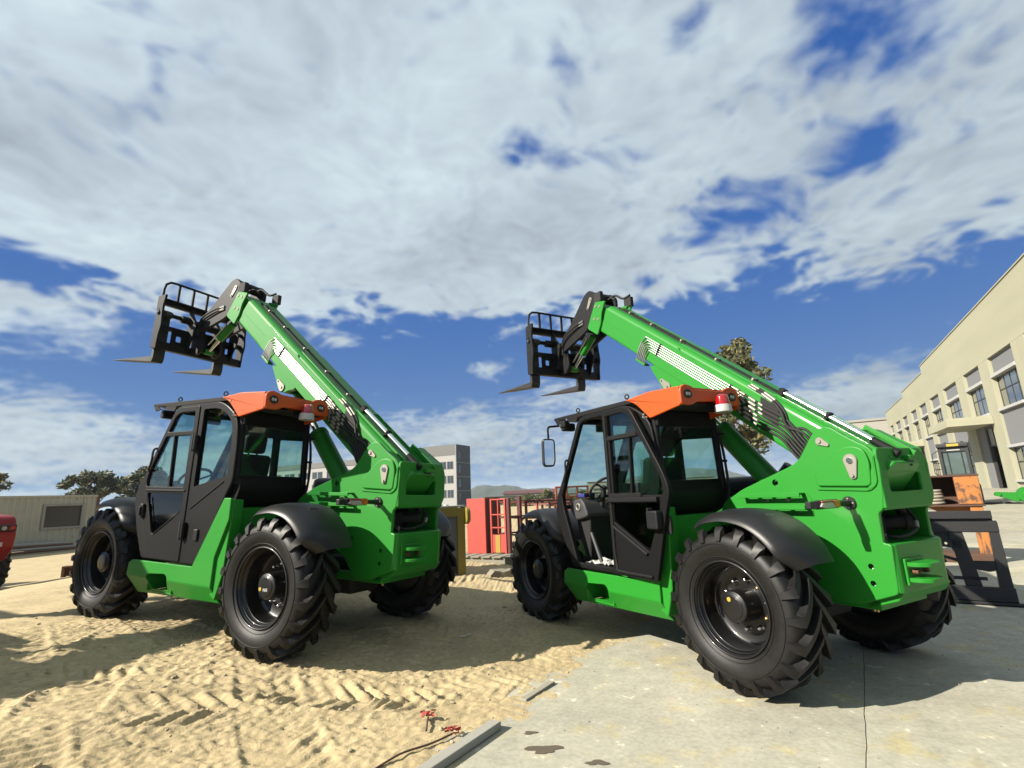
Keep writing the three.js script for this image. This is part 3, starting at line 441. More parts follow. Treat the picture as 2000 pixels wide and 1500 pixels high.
  const stw = (() => { const t = new THREE.TorusGeometry(0.175, 0.016, 10, 36); const l = [t]; for (const a of [0.5, 2.6, 4.7]) l.push(cyl([0, 0, -0.01], [0.17 * Math.cos(a), 0.17 * Math.sin(a), 0], 0.013, 0.010, 8)); l.push(new THREE.SphereGeometry(0.04, 12, 8)); const g = join(l); g.rotateX(-Math.PI / 2 + 0.75); g.translate(0.70, 1.60, 1.90); return g; })();
  part(con, 'steering_wheel', stw, M.hose);
  part(con, 'display', (() => { const b = new RoundedBoxGeometry(0.22, 0.05, 0.10, 2, 0.01); b.rotateY(0.3); b.translate(0.82, 1.53, 2.08); return b; })(), M.blue);
  part(con, 'lever', tube([[0.52, 1.10, 1.95], [0.52, 1.35, 1.85], [0.50, 1.50, 1.83]], 0.012), M.plastic); part(con, 'pedal_link', tube([[0.95, 0.82, 1.72], [0.95, 1.12, 1.86]], 0.022), M.dash);
  // ---------------- door, hinged on the middle pillar
  const door = sub(root, 'door'); door.position.set(XC + 0.012, 0, HZ); door.rotation.y = o.doorAngle;
  const D = (p) => p.map(q => [q[0] - HZ, q[1], q[2]]);
  const dOut = rnd(D([[1.30, 0.765, 0.01], [1.30, 2.385, 0.03], [1.66, 2.383, 0.14], [1.765, 2.345, 0.1], [2.135, 1.72, 0.08], [2.205, 1.55, 0.08], [2.13, 1.37, 0.05], [1.93, 0.765, 0.02]]), 0.02, 5);
  const g1 = rnd(D([[1.375, 2.115], [1.375, 2.325], [1.64, 2.325, 0.08], [1.735, 2.285, 0.05], [1.83, 2.115]]), 0.012), g2 = rnd(D([[1.40, 1.515], [1.40, 2.065], [1.695, 2.065], [1.665, 1.515]]), 0.01), g3 = rnd(D([[1.69, 1.515], [1.72, 2.065], [1.865, 2.065, 0.02], [2.085, 1.70, 0.06], [2.125, 1.56, 0.05], [2.10, 1.515]]), 0.012), g4 = rnd(D([[1.375, 1.26], [1.375, 1.445], [2.06, 1.445], [2.05, 1.36], [1.86, 1.01, 0.02]]), 0.015);
  part(door, 'door_frame', [plateX(dOut, -0.045, 0.0, { holes: [g1, g2, g3, g4], bevel: 0.008, seg: 2 })], M.cabBlack);
  for (const g of [g1, g2, g3]) part(door, 'door_pane', plateX(inset(g, -0.005), -0.024, -0.019, { bevel: 0 }), M.glass);
  part(door, 'door_pane', plateX(inset(g4, -0.005), -0.024, -0.019, { bevel: 0 }), M.glassDark);
  part(door, 'door_trim', [tube(D([[1.40, 1.255], [1.855, 0.995], [2.03, 1.40]]).map((p, i) => [0.004, p[1], p[0]]), 0.006, { corner: 0.01 }), tube(D([[1.35, 1.475], [2.09, 1.475]]).map(p => [-0.002, p[1], p[0]]), 0.014)], M.frameBlack);
  part(door, 'door_inner_frame', [box(-0.085, -0.045, 1.455, 1.50, 0.05, 0.78, 0.008), box(-0.062, -0.045, 1.50, 1.54, 0.06, 0.55, 0.004), tube([[-0.055, 1.22, 0.08], [-0.055, 0.99, 0.56]], 0.016), tube([[-0.05, 2.33, 0.07], [-0.05, 0.80, 0.07], [-0.05, 0.80, 0.60]], 0.014), box(-0.055, -0.045, 2.07, 2.105, 0.08, 0.55, 0.004)], M.frameBlack);
  part(door, 'door_handle', [box(0.0, 0.03, 1.17, 1.33, 0.775, 0.835, 0.014), box(0.022, 0.05, 1.20, 1.30, 0.79, 0.82, 0.01)], M.plastic);
  part(door, 'door_latch', [box(-0.12, -0.045, 1.22, 1.38, 0.66, 0.80, 0.015), cyl([-0.07, 1.39, 0.69], [-0.12, 1.39, 0.69], 0.014, 0.014, 8)], M.plastic);
  for (const y of [1.98, 1.08]) part(door, 'hinge', [box(-0.005, 0.035, y - 0.085, y + 0.085, -0.03, 0.035, 0.010), cyl([0.03, y - 0.095, 0], [0.03, y + 0.095, 0], 0.013)], M.plastic);
  part(cab, 'fuel_flap', box(XC - 0.002, XC + 0.022, 0.985, 1.10, 1.03, 1.095, 0.012), M.plastic);
  part(cab, 'side_trim', tube([[XC + 0.002, 1.295, 1.24], [XC + 0.002, 1.575, 0.73]], 0.007), M.frameBlack);
  // ---------------- boom, everything below in boom axes (x, v, u) about the pivot
  const bm = sub(root, 'boom'); bm.position.set(0, PV[0], PV[1]); bm.rotation.x = -o.lift;
  const BW = 0.222;
  const sec = rnd([[-BW, -0.262, 0.03], [BW, -0.262, 0.03], [BW, 0.062, 0.02], [BW - 0.035, 0.105, 0.03], [-BW + 0.035, 0.105, 0.03], [-BW, 0.062, 0.02]], 0.02, 3);
  const notch = (u0, u1) => { const g = plateZ(sec, u0, u1, { bevel: 0.006 }); return toBoom(g); };
  part(bm, 'boom_tube', [notch(-0.20, 3.60), toBoom(box(BW - 0.001, BW + 0.007, -0.245, 0.055, 0.95, 2.90, 0.003)), toBoom(box(-BW - 0.007, -BW + 0.001, -0.245, 0.055, 0.95, 2.90, 0.003)), toBoom(box(-BW + 0.05, BW - 0.05, 0.10, 0.115, 0.9, 2.2, 0.004))], G);
  part(bm, 'boom_seam', toBoom(box(BW - 0.001, BW + 0.004, -0.105, -0.099, 2.72, 3.58, 0.001)), G);
  part(bm, 'wear_pad_edge', [toBoom(plateX(rnd([[2.18, 0.066], [2.12, 0.035], [1.9, 0.035], [1.9, 0.046], [2.11, 0.046], [2.16, 0.075]], 0.004), BW, BW + 0.012, { bevel: 0.002 }))], G);
  const tail = rnd([...[[0.10, -0.22], [0.32, -0.30], [0.22, -0.42], [-0.02, -0.34], [-0.16, -0.12], [-0.16, 0.09], [0.05, 0.10]]], 0.05);
  part(bm, 'boom_tail', [toBoom(plateX(tail, 0.20, 0.262, { bevel: 0.006 })), toBoom(plateX(tail, -0.262, -0.20, { bevel: 0.006 }))], G);
  part(bm, 'top_rail', [toBoom(box(0.075, 0.085, 0.104, 0.125, 0.95, 3.55, 0.002)), toBoom(cyl([0.03, 0.120, 1.0], [0.03, 0.120, 3.5], 0.010, 0.010, 8))], M.frameBlack);
  for (const u of [1.25, 1.75, 2.3, 2.85, 3.3]) part(bm, 'rail_clip', toBoom(box(0.015, 0.095, 0.11, 0.137, u - 0.012, u + 0.012, 0.004)), M.zinc);
  // extension cylinder lying on the rear of the boom
  part(bm, 'extension_cylinder', [toBoom(cyl([0.055, 0.142, 0.06], [0.055, 0.142, 0.93], 0.026, 0.026, 16))], M.chrome);
  for (const g of [box(0.02, 0.09, 0.10, 0.175, 0.90, 0.96, 0.01), cyl([0.055, 0.142, -0.14], [0.055, 0.142, 0.07], 0.034, 0.03, 14), box(0.02, 0.09, 0.10, 0.18, 0.44, 0.47, 0.006)]) part(bm, 'cylinder_mount', toBoom(g), M.frameBlack);
  part(bm, 'guide_rail', [toBoom(box(0.145, 0.165, 0.10, 0.125, -0.14, 0.92, 0.004)), toBoom(box(-0.165, -0.145, 0.10, 0.125, -0.14, 0.92, 0.004)), toBoom(box(-0.20, -0.185, 0.10, 0.17, -0.14, 0.28, 0.004))], G);
  // six hydraulic pipes down the side, bent under at the front
  for (let i = 0; i < 6; i++) {
    const v = -0.002 - 0.0245 * i, u0 = 2.735 - 0.030 * i, x = BW + 0.020;
    part(bm, 'hydraulic_pipe', toBoom(tube([[x - 0.01, -0.302, u0 - 0.012 - 0.0 * i], [x, -0.262, u0], [x, v, u0], [x, v, 1.26 - 0.02 * (i % 3)]], 0.0068, { corner: 0.03, rad: 8, n: 16 })), M.pipe);
  }
  for (const u of [2.42, 1.33]) part(bm, 'pipe_clamp', [toBoom(box(BW + 0.006, BW + 0.036, -0.135, 0.012, u - 0.007, u + 0.007, 0.003)), toBoom(cyl([BW + 0.02, -0.060, u], [BW + 0.045, -0.060, u], 0.008, 0.008, 6))], M.frameBlack);
  part(bm, 'pipe_bracket', toBoom(box(BW - 0.06, BW + 0.02, -0.325, -0.300, 2.55, 2.73, 0.006)), G);
  // fittings and hoses running back between the side plates
  const ends = [];
  for (let i = 0; i < 6; i++) {
    const v = -0.002 - 0.0245 * i, u = 1.26 - 0.02 * (i % 3), x = BW + 0.020, v2 = v - 0.012 * i;
    part(bm, 'hose_fitting', toBoom(cyl([x, v, u + 0.01], [x, v, u - 0.035], 0.0145, 0.0145, 8)), M.zinc);
    for (const g of [cyl([x + 0.002, v - 0.004, u - 0.05], [x + 0.006, v2 - 0.004, u - 0.12], 0.0125, 0.0125, 10), cyl([x + 0.006, v2 - 0.006, u - 0.17], [x + 0.006, v2 - 0.010, u - 0.25], 0.0155, 0.0155, 10), cyl([x + 0.006, v2 - 0.008, u - 0.285], [x + 0.004, v2 - 0.012, u - 0.33], 0.0135, 0.0135, 10)]) part(bm, 'hose_fitting', toBoom(g), M.zinc);
    const [ue, ve] = uv(-0.25 - 0.018 * (5 - i), 1.745 + 0.026 * (5 - i));
    part(bm, 'hose', toBoom(tube([[x, v, u - 0.02], [x + 0.003, v2 - 0.005, u - 0.11], [x + 0.006, v2 - 0.006, u - 0.22], [x + 0.003, v2 - 0.014, u - 0.36], [x - 0.004, mix(v2, ve, 0.45) + 0.03, mix(u - 0.3, ue, 0.5)], [0.255, ve + 0.01, ue + 0.06], [0.245, ve - 0.02, ue - 0.08]], 0.0115, { smooth: true, seg: 26, n: 30, rad: 8 })), M.hose);
  }
  for (let i = 0; i < 2; i++) {
    const x = BW + 0.012 - i * 0.03; const [ue, ve] = uv(-0.355 - 0.02 * i, 1.90 + 0.02 * i);
    part(bm, 'hose_fitting', toBoom(cyl([x, 0.085 + 0.016 * i, 1.16], [x, 0.082 + 0.016 * i, 1.05], 0.012, 0.012, 8)), M.zinc);
    part(bm, 'hose_fitting', [toBoom(cyl([x + 0.004, 0.08 + 0.016 * i, 0.99], [x + 0.008, 0.066 + 0.016 * i, 0.86], 0.015, 0.015, 10))], M.zinc);
    part(bm, 'hose', toBoom(tube([[x, 0.085 + 0.016 * i, 1.06], [x + 0.006, 0.072 + 0.016 * i, 0.90], [x + 0.022, 0.03 + 0.016 * i, 0.74], [x + 0.026, -0.06, 0.62 - 0.02 * i], [x + 0.015, ve + 0.03, ue + 0.12], [0.25, ve - 0.02, ue - 0.08]], 0.0135, { smooth: true, seg: 26, n: 30 })), M.hose);
  }
  part(bm, 'manifold_cover', [toBoom(plateX(rnd([[1.0, 0.05], [0.92, -0.10], [0.72, -0.11], [0.78, 0.04]], 0.01), BW + 0.001, BW + 0.012, { bevel: 0.003 }))], M.dark);
  // lift lug under the boom and the lift cylinder
  const lugP = [[3.004, 1.45], [2.80, 1.335], [2.70, 1.285], [2.645, 1.215], [2.635, 1.14], [2.66, 1.07], [2.66, 0.98], [2.76, 0.90], [3.0, 1.20]].map(([y, z]) => uv(z, y));
  part(bm, 'lift_lug', [toBoom(plateX(rnd(lugP, 0.03), 0.155, BW - 0.004, { bevel: 0.006 })), toBoom(plateX(rnd(lugP, 0.03), -BW + 0.004, -0.155, { bevel: 0.006 }))], G);
  { const [u, v] = uv(1.20, 2.705), [u2, v2] = uv(1.275, 2.79); part(bm, 'pin_plate', [toBoom(plateX(pinPl(u, v, u2, v2, 0.05, 0.026), BW - 0.004, BW + 0.010, { bevel: 0.003 })), toBoom(cyl([BW, v, u], [BW + 0.02, v, u], 0.018, 0.016, 12)), toBoom(cyl([BW, v2, u2], [BW + 0.02, v2, u2], 0.011, 0.011, 6))], M.zinc); }
  const lc = sub(root, 'lift_cylinder');
  const pA = [0, 1.25, -0.06]; const ca = Math.cos(o.lift), sa = Math.sin(o.lift), py = 2.70 - PV[0], pz = 1.20 - PV[1], pB = [0, PV[0] + py * ca + pz * sa, PV[1] - py * sa + pz * ca];
  const at = t => [0, mix(pA[1], pB[1], t), mix(pA[2], pB[2], t)];
  part(lc, 'barrel', [cyl(at(0), at(0.60), 0.105, 0.105, 28), cyl(at(0.60), at(0.625), 0.112, 0.108, 28)], G);
  part(lc, 'rod', cyl(at(0.60), at(0.97), 0.048, 0.048, 20), M.chrome);
  part(lc, 'rod_end', [cyl([-0.15, pB[1], pB[2]], [0.15, pB[1], pB[2]], 0.06, 0.06, 18), cyl(at(0.92), at(0.985), 0.06, 0.06, 16)], G);
  part(lc, 'oil_line', [tube([[0.02, at(0.2)[1] - 0.10, at(0.2)[2] - 0.09].map((q, i) => i === 1 ? at(0.2)[1] - 0.075 : i === 2 ? at(0.2)[2] - 0.10 : q), [0.02, at(0.57)[1] - 0.075, at(0.57)[2] - 0.10]], 0.010), cyl(at(0.57), [0.02, at(0.57)[1] - 0.075, at(0.57)[2] - 0.10], 0.016)], M.frameBlack);
  // ---------------- boom head (rides with the boom)
  const P = pts => pts.map(([y, z, r]) => [z - PV[1], y - PV[0], r]);
  const endP = rnd(P([[4.145, 2.325, 0.03], [4.085, 2.115, 0.02], [3.94, 2.205, 0.03], [3.80, 2.235, 0.03], [3.66, 2.325, 0.03], [3.815, 2.535, 0.04]]), 0.02);
  part(bm, 'head_plate', [plateX(endP, 0.222, 0.250, { bevel: 0.006 }), plateX(endP, -0.250, -0.222, { bevel: 0.006 }), toBoom(box(-0.205, 0.205, -0.235, 0.06, 3.55, 3.84, 0.01))], G);
  for (const [y, z] of [[4.075, 2.315], [4.045, 2.235], [3.905, 2.365], [3.875, 2.285]]) part(bm, 'head_bolt', (() => { const t = new THREE.TorusGeometry(0.016, 0.005, 6, 14); t.rotateY(Math.PI / 2); t.translate(0.252, y - PV[0], z - PV[1]); return [t, cyl([0.24, y - PV[0], z - PV[1]], [0.254, y - PV[0], z - PV[1]], 0.010, 0.008, 8)]; })(), M.zinc);
  const goose = rnd(P([[4.39, 2.485, 0.06], [4.36, 2.60, 0.06], [4.01, 3.0, 0.1], [3.905, 3.19, 0.06], [3.72, 3.30, 0.08], [3.655, 3.22, 0.05], [3.80, 2.66, 0.08], [3.86, 2.55], [4.16, 2.36, 0.03], [4.28, 2.36, 0.05]]), 0.03, 5);
  part(bm, 'gooseneck', [plateX(goose, 0.160, 0.205, { bevel: 0.006 }), plateX(goose, -0.205, -0.160, { bevel: 0.006 }), cyl([-0.17, 4.30 - PV[0], 2.50 - PV[1]], [0.17, 4.30 - PV[0], 2.50 - PV[1]], 0.07, 0.07, 16), cyl([-0.24, 3.76 - PV[0], 3.24 - PV[1]], [0.24, 3.76 - PV[0], 3.24 - PV[1]], 0.05, 0.05, 16), plateX(rnd(P([[4.22, 2.60], [3.95, 2.95], [3.90, 2.90], [4.16, 2.56]]), 0.02), -0.17, 0.17, { bevel: 0.004 })], M.steelBlack);
  { const a = P([[4.235, 2.465], [4.125, 2.535]]); part(bm, 'pin_plate', [plateX(pinPl(a[0][0], a[0][1], a[1][0], a[1][1], 0.034, 0.022), 0.205, 0.217, { bevel: 0.003 }), cyl([0.21, a[0][1], a[0][0]], [0.226, a[0][1], a[0][0]], 0.015, 0.013, 10), cyl([0.21, a[1][1], a[1][0]], [0.228, a[1][1], a[1][0]], 0.010, 0.010, 6)], M.zinc); }
  part(bm, 'wear_block', [box(0.19, 0.25, 4.12 - PV[0], 4.265 - PV[0], 2.20 - PV[1], 2.345 - PV[1], 0.01)], M.dark);
  part(bm, 'wear_block', [box(-0.29, -0.23, 4.09 - PV[0], 4.235 - PV[0], 2.13 - PV[1], 2.27 - PV[1], 0.01)], M.dark);
  part(bm, 'head_linkage', [tube(P([[4.20, 2.30], [4.23, 2.20], [4.14, 2.06], [4.16, 1.96]]).map((p, i) => [0.02 - i * 0.03, p[1], p[0]]), 0.016, { smooth: true }), tube(P([[4.17, 2.33], [4.20, 2.23], [4.12, 2.10]]).map((p, i) => [0.12 - i * 0.02, p[1], p[0]]), 0.012, { smooth: true })], M.steelBlack);
  for (const [a, b] of [[[3.98, 2.66], [3.84, 3.18]], [[3.94, 2.66], [3.80, 3.16]]]) { const q = P([a, b, [3.70, 3.26]]); part(bm, 'hose', tube([[0.215, q[0][1], q[0][0]], [0.23, mix(q[0][1], q[1][1], 0.45) + 0.03, mix(q[0][0], q[1][0], 0.45)], [0.225, q[1][1], q[1][0]], [0.20, q[2][1] - 0.08, q[2][0] - 0.02]], 0.012, { smooth: true }), M.hose); part(bm, 'hose_fitting', [cyl([0.214, q[0][1], q[0][0]], [0.222, q[0][1] - 0.01, q[0][0] + 0.09], 0.015, 0.013, 8)], M.chrome); }
  const tc = sub(root, 'tilt_cylinder'); tc.position.copy(bm.position); tc.rotation.copy(bm.rotation);
  { const q = P([[3.78, 2.70], [3.50, 3.10], [3.41, 3.23]]); part(tc, 'barrel', [cyl([0.02, q[0][1], q[0][0]], [0.02, mix(q[0][1], q[1][1], 0.7), mix(q[0][0], q[1][0], 0.7)], 0.05, 0.05, 16)], G); part(tc, 'rod_eye', cyl([-0.04, q[2][1], q[2][0]], [0.08, q[2][1], q[2][0]], 0.045, 0.045, 14), G); part(tc, 'rod', [cyl([0.02, mix(q[0][1], q[1][1], 0.7), mix(q[0][0], q[1][0], 0.7)], [0.02, q[2][1], q[2][0]], 0.026, 0.026, 12), cyl([0.085, q[0][1] - 0.02, q[0][0] + 0.06], [0.085, q[1][1], q[1][0] + 0.04], 0.011, 0.011, 8)], M.chrome); }
  // ---------------- fork carriage
  const fc = sub(root, 'fork_carriage'); fc.position.copy(bm.position); fc.rotation.copy(bm.rotation);
  const CZ = 3.50 - PV[1], Y = y => y - PV[0];
  const sp = rnd(P([[4.12, 3.565, 0.01], [4.13, 3.375, 0.02], [4.06, 3.385], [3.96, 3.41, 0.03], [3.82, 3.40, 0.05], [3.66, 3.375, 0.05], [3.56, 3.41, 0.04], [3.335, 3.425, 0.01], [3.355, 3.565, 0.01]]), 0.01);
  for (const x of [0.615, -0.645]) part(fc, 'side_plate', plateX(sp, x, x + 0.03, { bevel: 0.004, holes: x > 0 ? [rnd(P([[3.93, 3.50], [3.93, 3.47], [3.82, 3.47], [3.82, 3.50]]), 0.012)] : [] }), M.steelBlack);
  part(fc, 'top_bar', [box(-0.62, 0.62, Y(4.005), Y(4.085), CZ - 0.02, CZ + 0.05, 0.006), box(-0.62, 0.62, Y(4.065), Y(4.085), CZ - 0.08, CZ + 0.05, 0.004)], M.steelBlack);
  part(fc, 'fork_shaft', [cyl([-0.66, Y(3.865), CZ - 0.02], [0.66, Y(3.865), CZ - 0.02], 0.03, 0.03, 16)], M.steelBlack);
  part(fc, 'middle_bar', [box(-0.62, 0.62, Y(3.635), Y(3.70), CZ - 0.05, CZ + 0.02, 0.006)], M.steelBlack);
  part(fc, 'bottom_bar', [box(-0.62, 0.62, Y(3.345), Y(3.46), CZ - 0.06, CZ + 0.04, 0.008)], M.steelBlack);
  for (const x of [0.20, -0.16, -0.46]) part(fc, 'upright', [plateX(rnd(P([[4.08, 3.51], [4.08, 3.46], [3.95, 3.40, 0.04], [3.80, 3.28, 0.08], [3.66, 3.30, 0.06], [3.52, 3.38, 0.05], [3.40, 3.42], [3.36, 3.51]]), 0.01), x, x + 0.022, { bevel: 0.003 })], M.steelBlack);
  for (const x of [0.33, -0.40]) part(fc, 'slot_plate', [plateZ(rnd([[x - 0.11, Y(3.45)], [x - 0.11, Y(3.66)], [x + 0.11, Y(3.66)], [x + 0.11, Y(3.45)]], 0.01), CZ - 0.035, CZ - 0.02, { bevel: 0.003, holes: [rnd([[x - 0.03, Y(3.50)], [x - 0.03, Y(3.59)], [x + 0.045, Y(3.59)], [x + 0.045, Y(3.50)]], 0.02)] })], M.steelBlack);
  part(fc, 'coupler', [plateX(rnd(P([[3.82, 3.22, 0.05], [3.83, 3.33, 0.04], [3.70, 3.48], [3.40, 3.48], [3.34, 3.28, 0.05], [3.44, 3.16, 0.05]]), 0.02), 0.115, 0.15, { bevel: 0.004 }), plateX(rnd(P([[3.82, 3.22, 0.05], [3.83, 3.33, 0.04], [3.70, 3.48], [3.40, 3.48], [3.34, 3.28, 0.05], [3.44, 3.16, 0.05]]), 0.02), -0.15, -0.115, { bevel: 0.004 }), cyl([-0.16, Y(3.76), 3.25 - PV[1]], [0.26, Y(3.76), 3.25 - PV[1]], 0.045, 0.045, 14), cyl([-0.13, Y(3.42), 3.24 - PV[1]], [0.13, Y(3.42), 3.24 - PV[1]], 0.04, 0.04, 14), box(-0.12, 0.12, Y(3.46), Y(3.72), CZ - 0.10, CZ - 0.06, 0.01), cyl([0.20, Y(3.86), CZ - 0.02], [0.34, Y(3.86), CZ - 0.02], 0.055, 0.055, 16), cyl([-0.42, Y(3.86), CZ - 0.02], [-0.25, Y(3.86), CZ - 0.02], 0.055, 0.055, 16)], M.steelBlack);
  const gz = CZ + 0.03;
  part(fc, 'guard_hoop', tube([[0.605, Y(4.02), gz], [0.605, Y(4.375), gz], [-0.605, Y(4.375), gz], [-0.605, Y(4.02), gz]], 0.018, { corner: 0.13, n: 24 }), M.steelBlack);
  for (const x of [0.40, 0.19, -0.02, -0.23, -0.44]) part(fc, 'guard_bar', box(x - 0.016, x + 0.016, Y(4.07), Y(4.375), gz - 0.012, gz + 0.012, 0.003), M.steelBlack);
  part(fc, 'shaft_cap', cyl([0.645, Y(3.865), CZ - 0.02], [0.675, Y(3.865), CZ - 0.02], 0.02, 0.017, 10), M.chrome);
  for (const x of [0.53, -0.335]) {
    const fk = sub(root, 'fork'); fk.position.copy(bm.position); fk.rotation.copy(bm.rotation);
    part(fk, 'shank', [plateX(rnd(P([[3.94, 3.53], [3.94, 3.565], [3.26, 3.575], [3.168, 3.60], [3.155, 3.55, 0.04], [3.22, 3.515, 0.04]]), 0.012), x - 0.075, x + 0.075, { bevel: 0.005 }), cyl([x - 0.055, Y(3.865), CZ - 0.02], [x + 0.055, Y(3.865), CZ - 0.02], 0.05, 0.05, 16)], M.fork);
    const gb = plateX(P([[3.245, 3.565], [3.305, 4.72], [3.312, 4.74], [3.300, 4.735], [3.250, 4.30], [3.165, 3.58]]), x - 0.075, x + 0.075, { bevel: 0.003 });
    { const p = gb.attributes.position; for (let i = 0; i < p.count; i++) { const zz = p.getZ(i) + PV[1], k = zz > 4.3 ? mix(1, 0.25, (zz - 4.3) / 0.45) : 1; p.setX(i, x + (p.getX(i) - x) * k); } gb.computeVertexNormals(); }
    part(fk, 'blade', gb, M.fork);
  }
  // ---------------- only some machines
  if (o.mirror) {
    const mr = sub(root, 'mirror');
    part(mr, 'mirror_arm', [tube([[1.05, 2.37, 2.0], [1.16, 2.345, 2.06], [1.29, 2.335, 2.09], [1.305, 2.31, 2.09], [1.305, 2.19, 2.09]], 0.013, { corner: 0.04 }), box(1.08, 1.16, 2.31, 2.40, 1.95, 2.06, 0.02)], M.frameBlack);
    const shp = rnd([[-0.078, 0.155], [0.075, 0.165], [0.08, -0.13], [0.06, -0.165], [-0.055, -0.165], [-0.075, -0.1]], 0.045, 5);
    const hs = part(mr, 'housing', plateZ(shp, -0.012, 0.06, { bevel: 0.018, seg: 3 }), M.plastic), gl = part(mr, 'glass', plateZ(inset(shp, 0.02), -0.0165, -0.0125, { bevel: 0 }), M.mirror);
    for (const m of [hs, gl]) { m.position.set(1.305, 2.035, 2.09); m.rotation.y = o.mirrorTurn; }
    part(mr, 'arm_bolt', [cyl([1.10, 2.40, 1.98], [1.10, 2.42, 1.98], 0.014, 0.014, 6), cyl([1.16, 2.34, 2.0], [1.19, 2.34, 2.0], 0.012, 0.012, 6)], M.chrome);
  }
  if (o.fresh) {                                             // plastic film still on the seat and wiring tails on the floor
    const r = rng(31), gr = []; const film = [];
    for (let i = 0; i <= 10; i++) { const row = []; for (let j = 0; j <= 8; j++) row.push(V(0.45 + 0.48 * j / 8, 1.30 + 0.56 * i / 10, 1.075 - 0.1 * i / 10 + 0.03 * noise(i * 0.9, j * 1.1) + 0.02 * r())); film.push(row); }
    part(seat, 'plastic_film', shell(film, 0.0015), M.wrap);
    const rg = []; for (let i = 0; i <= 12; i++) { const row = []; for (let j = 0; j <= 14; j++) row.push(V(0.78 + 0.26 * i / 12, 0.80 + 0.07 * Math.abs(noise(i * 0.8 + 4, j * 0.7)) + 0.05 * Math.max(0, noise(i * 0.35, j * 0.35 + 9)), 1.50 + 0.38 * j / 14)); rg.push(row); }
    part(cab, 'crumpled_film', shell(rg, 0.002), phys(lin(0.5, 0.5, 0.48), 0.2, { transmission: 0.3, thickness: 0, side: THREE.DoubleSide }));
  }
  return root;
}

// ================================================================ ground
const B0 = [-0.28, -3.89], BD = [0.549, -0.836], BN = [-0.836, -0.549];      // edge of the concrete, along it, towards the sand
const dSand = (x, z) => (x - B0[0]) * BN[0] + (z - B0[1]) * BN[1];
const yardRise = (x, z) => 0.0136 * Math.max(0, 0.6 * x - 0.8 * z - 17);
function sandBase(x, z) {
  const xc = Math.max(x, -5.6), plane = 0.214 - 0.0583 * (xc + 2.303) - 0.00555 * (Math.max(z, -12) + 4.959);
  const d = dSand(x, z);
  let h = plane * ss(0.2, 2.4, d);
  h = mix(h, -0.34, ss(-6.5, -15, x));
  h = mix(h, Math.min(h, -0.05), ss(-13, -22, z));
  return h;
}
// wheel tracks pressed into the sand: [x0, z0, x1, z1, width, pitch, kind]
const TRACKS = [[-6.2, -6.6, -2.0, -2.3, 0.46, 0.085, 1], [-4.2, -5.9, -2.2, -2.0, 0.50, 0.075, 1], [-3.1, -3.7, 0.25, -4.75, 0.44, 0.15, 2], [-4.6, -4.3, -0.4, -4.35, 0.42, 0.15, 2], [-2.4, -5.0, -1.15, -3.0, 0.44, 0.16, 2], [-1.7, -6.7, 0.2, -4.9, 0.42, 0.16, 2], [-3.4, -2.8, -0.9, -2.3, 0.44, 0.13, 2], [-7.5, -8.8, -3.0, -5.2, 0.5, 0.09, 1], [-2.0, -11, 0.3, -6.8, 0.45, 0.16, 2], [-4.9, -6.3, -6.4, -10, 0.45, 0.16, 2]];
function sandRelief(x, z) {
  const w = fbm(x * 1.3 + 4, z * 1.3, 3) * 0.35, w2 = fbm(x * 1.3 - 9, z * 1.3 + 2, 3) * 0.35;
  const d = dSand(x, z), amp = ss(-0.6, 1.3, d);
  let h = 0.035 * fbm(x * 0.9, z * 0.9, 3);
  const r1 = 1 - Math.abs(noise(x * 5.2 + w * 6, z * 8.5 + w2 * 6)) * 2.2, r2 = 1 - Math.abs(noise(x * 12 + w * 9 + 3, z * 19 + w2 * 9)) * 2.1;
  const patch = ss(-0.25, 0.3, fbm(x * 0.8 + 31, z * 0.8 - 7, 3));
  const r3 = 1 - Math.abs(noise(x * 3.1 - 7 + w * 5, z * 6.2 + 3 + w2 * 7)) * 2.4;
const c1 = Math.max(0, r1), c2 = Math.max(0, r2), c3 = Math.max(0, r3);
  h += 0.022 * c1 * c1 * c1 * (0.3 + 0.7 * patch) + 0.017 * c3 * c3 * patch + 0.015 * c2 * c2 * (0.5 + 0.5 * (1 - patch)) + 0.017 * fbm(x * 20 + w * 6, z * 28 + w2 * 6, 3, 0.62) + 0.010 * fbm(x * 8, z * 10, 3);
  let press = 0, flat = 0;
  for (const T of TRACKS) {
    const tx = T[2] - T[0], tz = T[3] - T[1], L = Math.hypot(tx, tz), px = x - T[0], pz = z - T[1];
    const wob = 0.10 * noise(x * 0.7 + T[0], z * 0.7 + T[1]);
    const s = (px * tx + pz * tz) / L, c = (-px * tz + pz * tx) / L + wob; if (s < -0.2 || s > L + 0.2) continue;
    const e = Math.abs(c) / (T[4] * 0.5); if (e > 1.4) continue;
    const fade = ss(-0.2, 0.4, s) * ss(L + 0.2, L - 0.4, s) * (0.15 + 0.85 * ss(-0.25, 0.25, noise(s * 1.1 + T[2], T[3])));
    const inside = ss(1.08, 0.92, e), rim = Math.exp(-Math.pow((e - 1.12) / 0.12, 2));
    const ph = T[6] === 1 ? s / T[5] + 0.15 * noise(x * 6, z * 6) : s / T[5] + (c > 0 ? c : -c + T[5] * 0.5 / 0.8) * 0.8 / T[5];
    const saw = Math.abs(ph - Math.floor(ph) - 0.5) * 2;
    const lugH = T[6] === 1 ? 0.014 * ss(0.25, 0.7, saw) : 0.019 * ss(0.4, 0.62, saw) * (e < 0.12 ? 0.3 : 1) * (0.5 + ss(-0.2, 0.3, noise(x * 3.3, z * 3.3)));
    press += fade * (inside * (lugH - 0.014) + 0.012 * rim); flat = Math.max(flat, fade * inside);
  }
  h = h * (1 - 0.45 * flat) + press;
  return h * amp;
}
